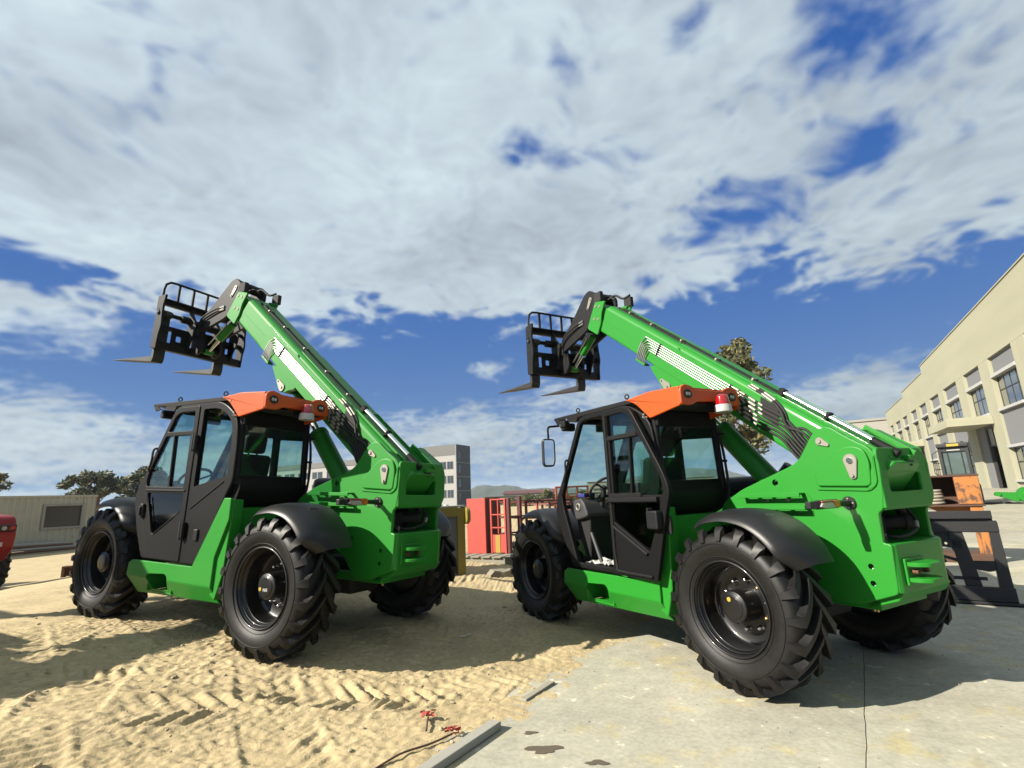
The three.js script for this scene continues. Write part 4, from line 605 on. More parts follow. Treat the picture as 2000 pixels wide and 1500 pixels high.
function sandY(x, z) {
  const d = dSand(x, z), wob = 0.45 * fbm(x * 1.6 + 2, z * 1.6, 4) + 0.16 * fbm(x * 7, z * 7, 3);
  const lip = mix(-0.04, 0.010, ss(-0.9, 0.4, d + wob)) + (0.012 * fbm(x * 13, z * 13, 3) + 0.007 * fbm(x * 33, z * 33, 2)) * ss(-1.1, -0.5, d) * ss(0.8, 0.2, d);
  return sandBase(x, z) + lip + sandRelief(x, z) * ss(-0.6, 0.3, d);
}
{
  const lines = (a, b, c0, c1, fine, far) => { const l = []; let x = a; while (x < b) { l.push(x); const q = x < c0 ? c0 - x : x > c1 ? x - c1 : 0; x += Math.min(far, fine + q * 0.07); } l.push(b); return l; };
  const X = lines(-70, 16, -4.9, 1.2, 0.0145, 3), Z = lines(-90, 14, -6.2, -2.4, 0.0145, 3);
  const nx = X.length, nz = Z.length, P = new Float32Array(nx * nz * 3), U = new Float32Array(nx * nz * 2), I = [];
  for (let j = 0; j < nz; j++) for (let i = 0; i < nx; i++) {
    const x = X[i], z = Z[j], k = j * nx + i, d = dSand(x, z); let y = d < -1.6 ? -0.2 : sandY(x, z);
    if (x > 2.5 && d < 2) y = Math.min(y, mix(y, -0.2, ss(2, 0, d)));
    if (d > 6 || z < -12) y -= 0.02 * ss(-12, -20, z);
    P[k * 3] = x; P[k * 3 + 1] = y; P[k * 3 + 2] = z; U[k * 2] = x / 2.2; U[k * 2 + 1] = z / 2.2;
  }
  for (let j = 0; j < nz - 1; j++) for (let i = 0; i < nx - 1; i++) { if (dSand(X[i], Z[j]) < -2.2 && dSand(X[i + 1], Z[j + 1]) < -2.2 && dSand(X[i], Z[j + 1]) < -2.2) continue; const a = j * nx + i, b = a + 1, c = a + nx, e = c + 1; I.push(a, c, b, b, c, e); }
  const g = new THREE.BufferGeometry(); g.setAttribute('position', new THREE.BufferAttribute(P, 3)); g.setAttribute('uv', new THREE.BufferAttribute(U, 2)); g.setIndex(I); g.computeVertexNormals();
  const rs = rng(8);
  const sandTex = texture(1024, (u, v, i, j) => { const n = tnoise(u, v, 5, 5), m = tnoise(u + 0.3, v + 0.6, 40, 3), q = (rs() - 0.5); const k = 1 + 0.24 * n + 0.2 * m + 0.2 * q; const dk = rs() < 0.004 ? 0.75 : 1; return [156 * k * dk, 140 * k * dk, 106 * (k + 0.03 * n) * dk]; });
  const sandBump = texture(512, (u, v) => { const n = 128 + 90 * tnoise(u, v, 60, 3) + 60 * tnoise(u + 0.5, v + 0.2, 22, 3) + 40 * (rs() - 0.5); return [n, n, n]; }, false); sandBump.repeat.set(2.3, 2.3);
  struct('sand_ground', g, std(lin(1, 1, 1), 0.95, { map: sandTex, bumpMap: sandBump, bumpScale: 0.006 }));
}
{
  const rs = rng(9);
  const concTex = texture(1024, (u, v) => {
    const n = tnoise(u, v, 4, 6), m = tnoise(u + 0.2, v + 0.5, 22, 4), f = tnoise(u + 0.7, v + 0.1, 90, 2), st = tnoise(u * 1 + 0.4, v + 0.9, 9, 4);
    let k = 1 + 0.20 * n + 0.17 * m + 0.14 * f + 0.06 * (rs() - 0.5); const chip = ss(0.26, 0.36, m + 0.4 * f); k += 0.16 * chip; const spot = ss(0.40, 0.46, f * 1.2) * -0.22; k += spot * (rs() < 0.6 ? 1 : 0); const sandy = ss(0.05, 0.35, st);
    return [146 * k * mix(1, 1.06, sandy), 143 * k * mix(1, 1.02, sandy), 128 * k * mix(1, 0.88, sandy)];
  });
  const concBump = texture(512, (u, v) => { const n = 128 + 70 * tnoise(u, v, 50, 3) + 50 * tnoise(u + 0.3, v, 14, 3); return [n, n, n]; }, false); concBump.repeat.set(1.7, 1.7);
  const conc = std(lin(1, 1, 1), 0.88, { map: concTex, bumpMap: concBump, bumpScale: 0.003 });
  const yard = new THREE.Group(); yard.name = 'concrete_yard'; yard.userData.kind = 'structure'; scene.add(yard);
  const W2 = (a, b) => [B0[0] - BN[0] * a + BD[0] * b, B0[1] - BN[1] * a + BD[1] * b];
  const A = [-0.22, 2.16, 6.5, 11], Bb = [-10, -2.9, 6.5, 13];
  for (let i = 0; i < 3; i++) for (let j = 0; j < 3; j++) {
    const e = 0.0006, pts = []; const a0 = A[i] + e, a1 = A[i + 1] - e, b0 = Bb[j] + e, b1 = Bb[j + 1] - e, N = 110;
    const jag = (b, q) => 0.016 * noise(b * 1.1, q * 7.7 + 3) + 0.008 * noise(b * 5.3, q * 3.3) + 0.004 * noise(b * 17, q), r = (k, s) => (rs() - 0.5) * 0.002;
    for (let k = 0; k < N; k++) pts.push(W2(a0 + jag(mix(b0, b1, k / N), i) + 0.0015 * (1 + noise(k * 2.3, 5)), mix(b0, b1, k / N))); for (let k = 0; k < 12; k++) pts.push(W2(mix(a0, a1, k / 12), b1 + r(k, 2)));
    for (let k = 0; k < N; k++) pts.push(W2(a1 + jag(mix(b1, b0, k / N), i + 1) - 0.0015 * (1 + noise(k * 1.9, 9)), mix(b1, b0, k / N))); for (let k = 0; k < 12; k++) pts.push(W2(mix(a1, a0, k / 12), b0 + r(k, 4)));
    const g = plateY(pts, -0.14, 0, { bevel: 0.0015 }); const p = g.attributes.position, u = g.attributes.uv; for (let k = 0; k < p.count; k++) u.setXY(k, p.getX(k) / 3.1 + 0.13 * i, p.getZ(k) / 3.1 + 0.37 * j);
    part(yard, 'slab', g, conc);
  }
  // the yard beyond, rising gently to the factory
  const P = [], U = [], I = [], n = 70; const m = 70;
  for (let j = 0; j <= m; j++) for (let i = 0; i <= n; i++) { const a = -0.3 + Math.pow(i / n, 1.6) * 130, b = -14 + Math.pow(j / m, 1.3) * 150, [x, z] = W2(a, b); P.push(x, -0.018 + yardRise(x, z), z); U.push(x / 5, z / 5); }
  for (let j = 0; j < m; j++) for (let i = 0; i < n; i++) { const a = j * (n + 1) + i; I.push(a, a + 1, a + n + 1, a + 1, a + n + 2, a + n + 1); }
  const g = new THREE.BufferGeometry(); g.setAttribute('position', new THREE.Float32BufferAttribute(P, 3)); g.setAttribute('uv', new THREE.Float32BufferAttribute(U, 2)); g.setIndex(I); g.computeVertexNormals();
  part(yard, 'far_yard', g, std(lin(0.86, 0.86, 0.86), 0.9, { map: concTex, bumpMap: concBump, bumpScale: 0.003 }));
  // land out to the horizon
  const land = new THREE.CircleGeometry(3500, 64); land.rotateX(-Math.PI / 2); land.translate(0, -0.62, 0);
  struct('ground', land, std(lin(0.1584, 0.1368, 0.0936), 0.95));
}
// ---------------------------------------------------------------- small things on the ground
const gy = (x, z) => dSand(x, z) > 0.2 ? sandY(x, z) : Math.max(0, sandY(x, z));
{
  const stain = (x, z, s, seed, label) => {
    const r = rng(seed), pts = []; for (let i = 0; i < 36; i++) { const a = i / 36 * 6.2832, q = s * (0.62 + 0.5 * fbm(Math.cos(a) * 1.3 + seed, Math.sin(a) * 1.3, 3) + 0.16 * Math.sin(3 * a + seed) + 0.03 * r()); pts.push([x + q * Math.cos(a) * 1.25, z + q * Math.sin(a) * 0.6]); }
    const m = single('oil_stain', plateY(pts, 0.0005, 0.004, { bevel: 0 }), std(lin(0.0792, 0.0634, 0.0418), 0.75), label, 'stain'); return m;
  };
  stain(0.10, -3.56, 0.125, 3, 'dark brown oil stain, largest on the concrete near the timber strip');
  stain(0.02, -3.79, 0.055, 8, 'faint small oil stain just behind the largest one');
  stain(0.40, -3.37, 0.075, 12, 'brown oil stain at the bottom edge of the picture');
  // strip lying along the edge of the concrete
  const st = new RoundedBoxGeometry(0.085, 0.05, 0.86, 2, 0.008); const p = st.attributes.position; for (let i = 0; i < p.count; i++) p.setXYZ(i, p.getX(i) + 0.008 * noise(p.getZ(i) * 9, 2), p.getY(i) + 0.004 * noise(p.getZ(i) * 14, p.getX(i) * 30), p.getZ(i) + 0.02 * noise(p.getX(i) * 20, 5)); st.computeVertexNormals();
  const s1 = single('timber_strip', st, std(lin(0.2592, 0.252, 0.216), 0.9, { bumpMap: grain, bumpScale: 0.003 }), 'weathered grey timber strip half sunk along the edge of the concrete', 'timber'); s1.position.set(-0.45, 0.028, -3.52); s1.rotation.y = -Math.atan2(BD[0], -BD[1]) ;
  const st2 = new RoundedBoxGeometry(0.06, 0.03, 0.42, 2, 0.006); const s2 = single('timber_strip', st2, std(lin(0.216, 0.2016, 0.1584), 0.9), 'short thin timber strip lying in sand farther along the concrete edge', 'timber'); s2.position.set(0.10, gy(0.10, -4.5) + 0.004, -4.5); s2.rotation.set(0.02, -0.62, 0.05);
  // red-tipped twigs
  const tw = (x, z, x2, z2, label, tip) => { const t = thing('dry_twig', label, 'twig'); const y = gy(x, z) + 0.012, y2 = gy(x2, z2) + 0.02; part(t, 'stem', tube([[x, y, z], [mix(x, x2, 0.3), mix(y, y2, 0.3) + 0.012, mix(z, z2, 0.35)], [mix(x, x2, 0.7), mix(y, y2, 0.7) + 0.006, mix(z, z2, 0.66)], [x2, y2, z2]], 0.007, { smooth: true, rad: 6 }), std(lin(0.072, 0.0396, 0.0252), 0.9)); const r = rng(tip), l = []; for (let i = 0; i < 26; i++) { const q = new THREE.PlaneGeometry(0.035, 0.012); q.rotateX(r() * 6); q.rotateY(r() * 6); q.translate(x2 + (r() - 0.5) * 0.09, y2 + 0.01 + r() * 0.03, z2 + (r() - 0.5) * 0.06); l.push(q); } part(t, 'red_shreds', l, std(lin(0.324, 0.036, 0.0324), 0.8, { side: THREE.DoubleSide })); };
  tw(-0.90, -3.38, -0.50, -3.78, 'long dry twig with red shreds at its far end', 4); tw(-0.68, -3.83, -0.70, -4.02, 'short upright twig with red shreds behind the long twig', 6);
  // stones and clods
  const rs = rng(41), clodM = std(lin(0.3168, 0.2664, 0.1728), 0.95);
  const L = []; for (let i = 0; i < 420; i++) { const x = mix(-5.5, 0.6, rs()), z = mix(-7.5, -2.6, rs()); if (dSand(x, z) < -0.1) continue; const q = 0.006 + 0.016 * rs() * rs() * (rs() < 0.1 ? 2 : 1), g = new THREE.IcosahedronGeometry(q, 0); g.scale(1.2 + rs(), 0.7, 1); g.rotateY(rs() * 6); g.translate(x, sandY(x, z) + q * 0.25, z); L.push(g); }
  const cl = struct('sand_clods', L, clodM); cl.userData.kind = 'stuff'; cl.userData.label = 'small clods and pebbles scattered over the sand'; cl.userData.category = 'pebbles';
  const L2 = []; for (let i = 0; i < 160; i++) { const x = mix(-0.4, 6, rs()), z = mix(-7, -2.6, rs()); if (dSand(x, z) > 0.1) continue; const q = 0.003 + 0.007 * rs() * rs(), g = new THREE.IcosahedronGeometry(q, 0); g.scale(1.3, 0.7, 1); g.rotateY(rs() * 6); g.translate(x, 0.002 + q * 0.3, z); L2.push(g); }
  const c2 = struct('concrete_grit', L2, std(lin(0.216, 0.2016, 0.1656), 0.95)); c2.userData.kind = 'stuff'; c2.userData.label = 'loose grit and chips lying on the concrete'; c2.userData.category = 'grit';
  const pc = single('paper_scrap', (() => { const g = new THREE.PlaneGeometry(0.12, 0.03, 4, 1); const p = g.attributes.position; for (let i = 0; i < p.count; i++) p.setZ(i, 0.012 * Math.sin(p.getX(i) * 40)); g.rotateX(-Math.PI / 2); return g; })(), std(lin(0.504, 0.504, 0.4896), 0.8, { side: THREE.DoubleSide }), 'small white paper scrap on shaded sand behind left machine', 'scrap'); pc.position.set(-0.62, gy(-0.62, -5.9) + 0.02, -5.9);
}

// ================================================================ factory on the right
{
  const az = 29.5 * Math.PI / 180, Px = 34.54, Pz = -36.82, Gy = 0.43;
    const f = thing('factory_building', 'long cream factory hall with tall windows and stepped roofline', 'building', [Px, 0, Pz]);
  f.rotation.y = -Math.PI / 2 - az;                           // local -x runs away along the wall, local +z points out of it
  const fb = (x0, x1, ...r) => box(-x1, -x0, ...r);
  const creamTex = texture(512, (u, v) => { const n = tnoise(u, v, 6, 5), m = tnoise(u, v + 0.3, 40, 3), s = tnoise(u * 1, v * 0.12 + 0.4, 24, 3); const k = 1 + 0.06 * n + 0.05 * m + 0.05 * s; return [212 * k, 208 * k, 176 * k]; }); creamTex.repeat.set(0.12, 0.12);
  const cream = std(lin(0.4032, 0.4104, 0.4212), 0.85, { map: creamTex, bumpMap: grain, bumpScale: 0.004 }), grey = std(lin(0.1296, 0.1339, 0.1382), 0.8, { bumpMap: grain, bumpScale: 0.002 }), wht = std(lin(0.3197, 0.3197, 0.3067), 0.6), frameM = std(lin(0.0259, 0.0238, 0.0216), 0.5), gl = phys(lin(0.0432, 0.0497, 0.0518), 0.06, { clearcoat: 1, clearcoatRoughness: 0.02 }), roomM = std(lin(0.0194, 0.0181, 0.0173), 0.9), blind = std(lin(0.1469, 0.1426, 0.1253), 0.85);
  const wins = [[-28.3, -23.6], [-21.3, -16.6], [-14.2, -9.4], [-7.1, -2.2], [0.1, 4.5], [7.0, 11.9], [14.1, 18.2], [20.5, 24.3], [26.4, 30.0], [33.1, 36.8], [39.1, 43.4], [45.9, 49.2]];
  const doors = new Set([4, 8]);
  const roofY = x => x < 19.3 ? 13.2 : x < 33.3 ? 12.45 : 11.85;
  const D = 0.5;
  // wall: piers between the bays, the band above them, one piece each
  let x0 = -34; const xe = 51.5;
  const bands = [[-34, 19.3, 13.2], [19.3, 33.3, 12.45], [33.3, xe, 11.85]];
  for (const [a, b, t] of bands) { const g = fb(a, b, 9.45, t, -D, 0, 0.01); part(f, 'parapet_wall', g, cream); }
  for (let i = 0; i <= wins.length; i++) { const a = i ? wins[i - 1][1] : -34, b = i < wins.length ? wins[i][0] : xe; part(f, 'pier', fb(a, b, Gy - 1, 9.451, -D, 0.001, 0.02), cream); }
  part(f, 'end_wall', fb(xe - 0.4, xe, Gy - 1, 11.8, -30, -D, 0.02), cream);
  part(f, 'roof', [fb(-34, xe, 11.0, 11.3, -30, -D, 0.02)], grey);
  part(f, 'coping', [fb(-34.1, 19.35, 13.2, 13.29, -D - 0.05, 0.06, 0.01), fb(19.35, 33.35, 12.45, 12.54, -D - 0.05, 0.06, 0.01), fb(33.35, xe + 0.1, 11.85, 11.94, -D - 0.05, 0.06, 0.01)], cream);
  wins.forEach(([a, b], i) => {
    part(f, 'spandrel', fb(a, b, 8.28, 9.45, -D + 0.08, -0.20, 0.004), grey);
    part(f, 'lintel', fb(a, b, 8.05, 8.28, -D + 0.08, 0.05, 0.02), wht);
    const win = (y0, y1, ym) => {
      const w = part(f, 'window', (() => { const l = [fb(a, b, y0, y0 + 0.07, -0.34, -0.26, 0.004), fb(a, b, y1 - 0.07, y1, -0.34, -0.26, 0.004), fb(a, b, ym - 0.035, ym + 0.035, -0.335, -0.265, 0.004)]; for (let k = 0; k <= 4; k++) { const x = mix(a + 0.035, b - 0.035, k / 4); l.push(fb(x - 0.035, x + 0.035, y0 + 0.06, y1 - 0.06, -0.33, -0.27, 0.004)); } return l; })(), frameM);
      for (let k = 0; k < 4; k++) { const xa = mix(a, b, k / 4), xb = mix(a, b, (k + 1) / 4); for (const [q0, q1] of [[y0, ym], [ym, y1]]) part(w, 'pane', fb(xa + 0.05, xb - 0.05, q0 + 0.05, q1 - 0.05, -0.305, -0.295, 0), gl); }
      const sl = []; for (let k = 0; k < 9; k++) { const x = mix(a + 0.25, b - 0.2, k / 8); sl.push(fb(x - 0.09, x + 0.09, y0 + 0.1, y1 - 0.1, -0.46, -0.44, 0)); } part(w, 'blind', sl, blind);
    };
    win(5.88, 8.05, 7.14);
    part(f, 'window_sill', fb(a, b, 5.70, 5.88, -D + 0.08, 0.10, 0.02), wht);
    if (doors.has(i)) {
      part(f, 'canopy', [fb(a - 0.6, b + 1.9, 5.05, 5.62, 0.002, 2.6, 0.03), fb(a - 0.55, b + 1.85, 5.62, 5.66, 0.05, 2.5, 0.01)], cream);
      part(f, 'infill_wall', [fb(a + 2.7, b, Gy - 0.5, 5.70, -D + 0.1, -0.15, 0.01), fb(a, a + 2.7, 5.0, 5.70, -D + 0.1, -0.15, 0.01)], grey);
      const d = part(f, 'door', [fb(a, a + 0.14, Gy - 0.3, 5.0, -0.40, -0.20, 0.01), fb(a + 2.56, a + 2.7, Gy - 0.3, 5.0, -0.40, -0.20, 0.01), fb(a, a + 2.7, 4.86, 5.0, -0.40, -0.20, 0.01), fb(a, a + 2.7, 3.55, 3.65, -0.36, -0.24, 0.01), fb(a + 1.3, a + 1.4, 3.6, 4.9, -0.35, -0.25, 0.01)], frameM);
      part(d, 'door_leaf', [fb(a + 0.14, a + 0.22, Gy - 0.2, 3.55, -1.5, -0.42, 0.01)], std(lin(0.0432, 0.013, 0.0086), 0.7));
      part(d, 'pane', [fb(a + 0.14, a + 1.3, 3.65, 4.86, -0.31, -0.30, 0), fb(a + 1.4, a + 2.56, 3.65, 4.86, -0.31, -0.30, 0)], std(lin(0.216, 0.2117, 0.1858), 0.5));
    } else {
      part(f, 'spandrel', fb(a, b, 3.40, 5.70, -D + 0.08, -0.12, 0.004), grey);
      part(f, 'lintel', fb(a, b, 3.22, 3.40, -D + 0.08, 0.08, 0.02), wht);
      win(1.10, 3.22, 2.25);
      part(f, 'window_sill', fb(a, b, 0.95, 1.10, -D + 0.08, 0.10, 0.02), wht);
      part(f, 'plinth_wall', fb(a, b, Gy - 1, 0.95, -D + 0.08, -0.10, 0.01), cream);
    }
  });
  part(f, 'interior_wall', [fb(-33.9, xe - 0.4, Gy - 1, 11, -6.2, -6.0, 0), fb(-33.9, xe - 0.4, Gy - 0.6, Gy - 0.02, -6, -D, 0)], roomM);
  // a lower hall behind its far end
  const f2 = thing('warehouse', 'pale flat-roofed warehouse beyond the far end of the cream factory', 'building', [Px + Math.sin(az) * 64, 0, Pz - Math.cos(az) * 64], -Math.PI / 2 - az);
  part(f2, 'wall', [fb(-5, 40, -0.5, 11.5, -20, 6, 0.05)], std(lin(0.2592, 0.2462, 0.2074), 0.85)); part(f2, 'roof_edge', [fb(-5.2, 40, 11.5, 11.9, -20, 6.2, 0.03)], std(lin(0.2376, 0.2246, 0.1901), 0.85));
}
// ================================================================ office block and tower behind the left machine
{
  const wallW = std(lin(0.2678, 0.2635, 0.2506), 0.85, { bumpMap: grain, bumpScale: 0.004 }), band = std(lin(0.1166, 0.1166, 0.1123), 0.85), greyP = std(lin(0.067, 0.0713, 0.0734), 0.8), trim = std(lin(0.1944, 0.1987, 0.1944), 0.8), gl = phys(lin(0.0302, 0.0367, 0.0389), 0.06, { clearcoat: 1, clearcoatRoughness: 0.03 }), fr = std(lin(0.1426, 0.1426, 0.1339), 0.6);
  const o = thing('office_block', 'white office block with a grey panelled stair tower', 'building', [-14.6, 0, -126], -0.43);
  // local -x runs left and away along the white facade; the tower's grey end faces local +x
  const yF = i => -0.9 + 3.45 * i;
  part(o, 'wall', [box(-75, -9.5, -1, 11.7, -14, -0.3, 0.03), box(-9.5, 0, -1, 11.9, -7, 0, 0.02)], wallW);
  part(o, 'parapet', [box(-75.1, -9.5, 11.5, 13.0, -14.1, -0.15, 0.03), box(-9.55, 0.05, 11.9, 14.55, -7.05, 0.05, 0.03), box(-24, -9.6, 13.0, 14.3, -12, -6, 0.03)], band);
  for (let i = 0; i < 3; i++) for (let k = 0; k < 13; k++) {
    const x = (k < 2 ? -0.8 - k * 4.6 : -11.5 - (k - 2) * 5.4), y = 1.6 + 3.45 * i, z = k < 2 ? 0 : -0.3; if (y + 2 > 11.6) continue;
    for (const dx of [0, -2.05]) { const w = part(o, 'window', [box(x + dx - 1.8, x + dx, y, y + 1.95, z - 0.05, z + 0.05, 0.01)], fr); part(w, 'pane', [box(x + dx - 1.7, x + dx - 0.95, y + 0.1, y + 1.85, z + 0.04, z + 0.07, 0)], gl); part(w, 'pane', [box(x + dx - 0.85, x + dx - 0.1, y + 0.1, y + 1.85, z + 0.04, z + 0.07, 0)], gl); }
  }
  for (let i = 0; i < 4; i++) { const y = yF(i) + 0.65, y0 = y + 0.16, y1 = i === 3 ? 14.4 : y + 3.3; const p = part(o, 'tower_panel', [box(0.04, 0.14, y0, y1, -6.8, -0.25, 0.01)], greyP); part(p, 'slit_window', [box(0.12, 0.17, y0 + 0.75, Math.min(y1 - 0.3, y0 + 2.6), -1.7, -0.9, 0)], gl); }
  part(o, 'tower_trim', [box(-0.1, 0.09, -1, 14.5, -0.28, 0.06, 0.01), ...[0, 1, 2, 3].map(i => box(-0.1, 0.10, yF(i) + 0.65 - 0.02, yF(i) + 0.65 + 0.18, -7, 0.02, 0.01))], trim);
}

// ================================================================ things standing about the yard
const blackPaint = std(lin(0.0078, 0.0078, 0.0082), 0.45, { bumpMap: grain, bumpScale: 0.001 });
// black fork frame propped beside the right machine
{
  const t = thing('fork_frame', 'black steel fork-carriage frame propped up beside the right machine', 'frame', [5.62, 0, -6.72], -0.62);
  // local x along the frame (right +), y up, leaning back a little
  const g = (name, geo) => part(t, name, geo, blackPaint);
  g('post', plateZ([[0.20, 0.0], [0.34, 0.0], [0.33, 0.98], [0.25, 0.98]], -0.06, 0.04, {}));
  g('post', plateZ([[-1.10, 0.0], [-0.98, 0.0], [-1.0, 0.98], [-1.10, 0.98]], -0.06, 0.04, {}));
  g('top_beam', [box(-1.14, 0.30, 1.00, 1.10, -0.10, 0.05, 0.008)]);
  g('upper_beam', [box(-1.12, 0.335, 0.84, 0.965, -0.07, 0.05, 0.008), box(-1.12, 0.30, 0.965, 1.0, -0.03, 0.0, 0.002)]);
  g('bottom_beam', [box(-1.12, 0.35, 0.03, 0.20, -0.08, 0.06, 0.01), box(-1.12, 0.40, 0.0, 0.03, -0.10, 0.12, 0.004)]);
  g('middle_beam', [box(-1.05, 0.12, 0.27, 0.31, -0.04, 0.03, 0.004)]);
  g('inner_post', plateZ([[-0.10, 0.20], [0.06, 0.20], [-0.02, 0.86], [-0.16, 0.86]], -0.05, 0.03, {}));
  g('gusset', plateZ(rnd([[-0.62, 0.86], [-0.60, 0.70, 0.05], [-0.52, 0.74, 0.1], [-0.40, 0.80, 0.08], [-0.18, 0.72, 0.1], [-0.14, 0.60], [-0.02, 0.60], [-0.05, 0.86]], 0.01), -0.03, 0.0, { bevel: 0.003 }));
  g('lug', plateZ(rnd([[-0.26, 0.66], [-0.26, 0.74], [-0.05, 0.76], [-0.05, 0.64]], 0.02), 0.0, 0.03, { bevel: 0.003, holes: [rnd([[-0.22, 0.685], [-0.22, 0.72], [-0.185, 0.72], [-0.185, 0.685]], 0.015)] }));
  g('lug', plateZ(rnd([[0.02, 0.40], [0.02, 0.50], [0.24, 0.50], [0.26, 0.40], [0.15, 0.37]], 0.02), 0.0, 0.03, { bevel: 0.003 }));
  g('brace', [tube([[-0.75, 0.62, 0], [-0.45, 0.60, 0], [-0.12, 0.50, 0]], 0.02, { smooth: true })]);
  t.rotation.set(-0.10, -0.62, 0, 'YXZ');
}
// rusty steel rack with an orange post
{
  const rr = rng(17);
  const rustTex = texture(256, (u, v) => { const n = tnoise(u, v, 5, 5), m = tnoise(u + 0.4, v, 26, 3); const k = clamp(0.5 + n * 1.1 + m * 0.3); return [mix(70, 104, k), mix(50, 70, k), mix(40, 50, k)]; });
  const orTex = texture(256, (u, v) => { const n = tnoise(u, v, 3, 4), m = tnoise(u + 0.2, v + 0.6, 22, 3); const k = ss(-0.20, 0.02, n + 0.12 * m); return [mix(92, 178, k), mix(62, 112, k), mix(46, 48, k)]; });
  const rust = std(lin(0.648, 0.648, 0.648), 0.85, { map: rustTex }), orange = std(lin(0.648, 0.648, 0.648), 0.7, { map: orTex });
  const t = thing('steel_rack', 'rusty brown steel rack with orange post behind the black frame', 'rack', [8.25, 0, -9.75], -0.7);
  for (const y of [1.02, 1.56]) part(t, 'shelf_beam', box(-1.6, 0.30, y - 0.035, y, -0.4, 0.15, 0.004), rust);
  for (const x of [-1.5, -0.72, -0.05]) part(t, 'web_plate', box(x - 0.02, x + 0.02, 1.02, 1.53, -0.38, 0.13, 0.003), rust);
  part(t, 'back_plate', box(-1.6, 0.26, 1.02, 1.53, -0.40, -0.36, 0.003), rust);
  part(t, 'face_plate', box(-0.06, 0.28, 1.03, 1.52, 0.13, 0.16, 0.004), orange);
  part(t, 'post', box(0.08, 0.26, 0.0, 1.0, -0.10, 0.12, 0.006), orange);
  part(t, 'post', box(-1.45, -1.25, 0.0, 1.0, -0.10, 0.12, 0.006), rust);
  part(t, 'gusset', plateZ([[-0.55, 0.985], [0.08, 0.985], [0.08, 0.62]], -0.04, 0.02, { bevel: 0.003 }), orange);
  part(t, 'foot_beam', box(-1.5, 0.30, 0.0, 0.16, -0.5, 0.18, 0.01), rust);
  // coiled rope on the rack
  const rope = thing('rope_coil', 'pale rope coil lying in the rusty steel rack', 'rope', [8.25, 1.02, -9.75], -0.7); const l = []; for (let k = 0; k < 5; k++) { const g = new THREE.TorusGeometry(0.13 - 0.008 * k, 0.025, 8, 20); g.rotateX(Math.PI / 2 + 0.12 * (rr() - 0.5)); g.translate(-0.40 + 0.02 * rr(), 0.035 + 0.055 * k, 0.0); l.push(g); } part(rope, 'coil', l, std(lin(0.216, 0.1901, 0.1469), 0.9));
}
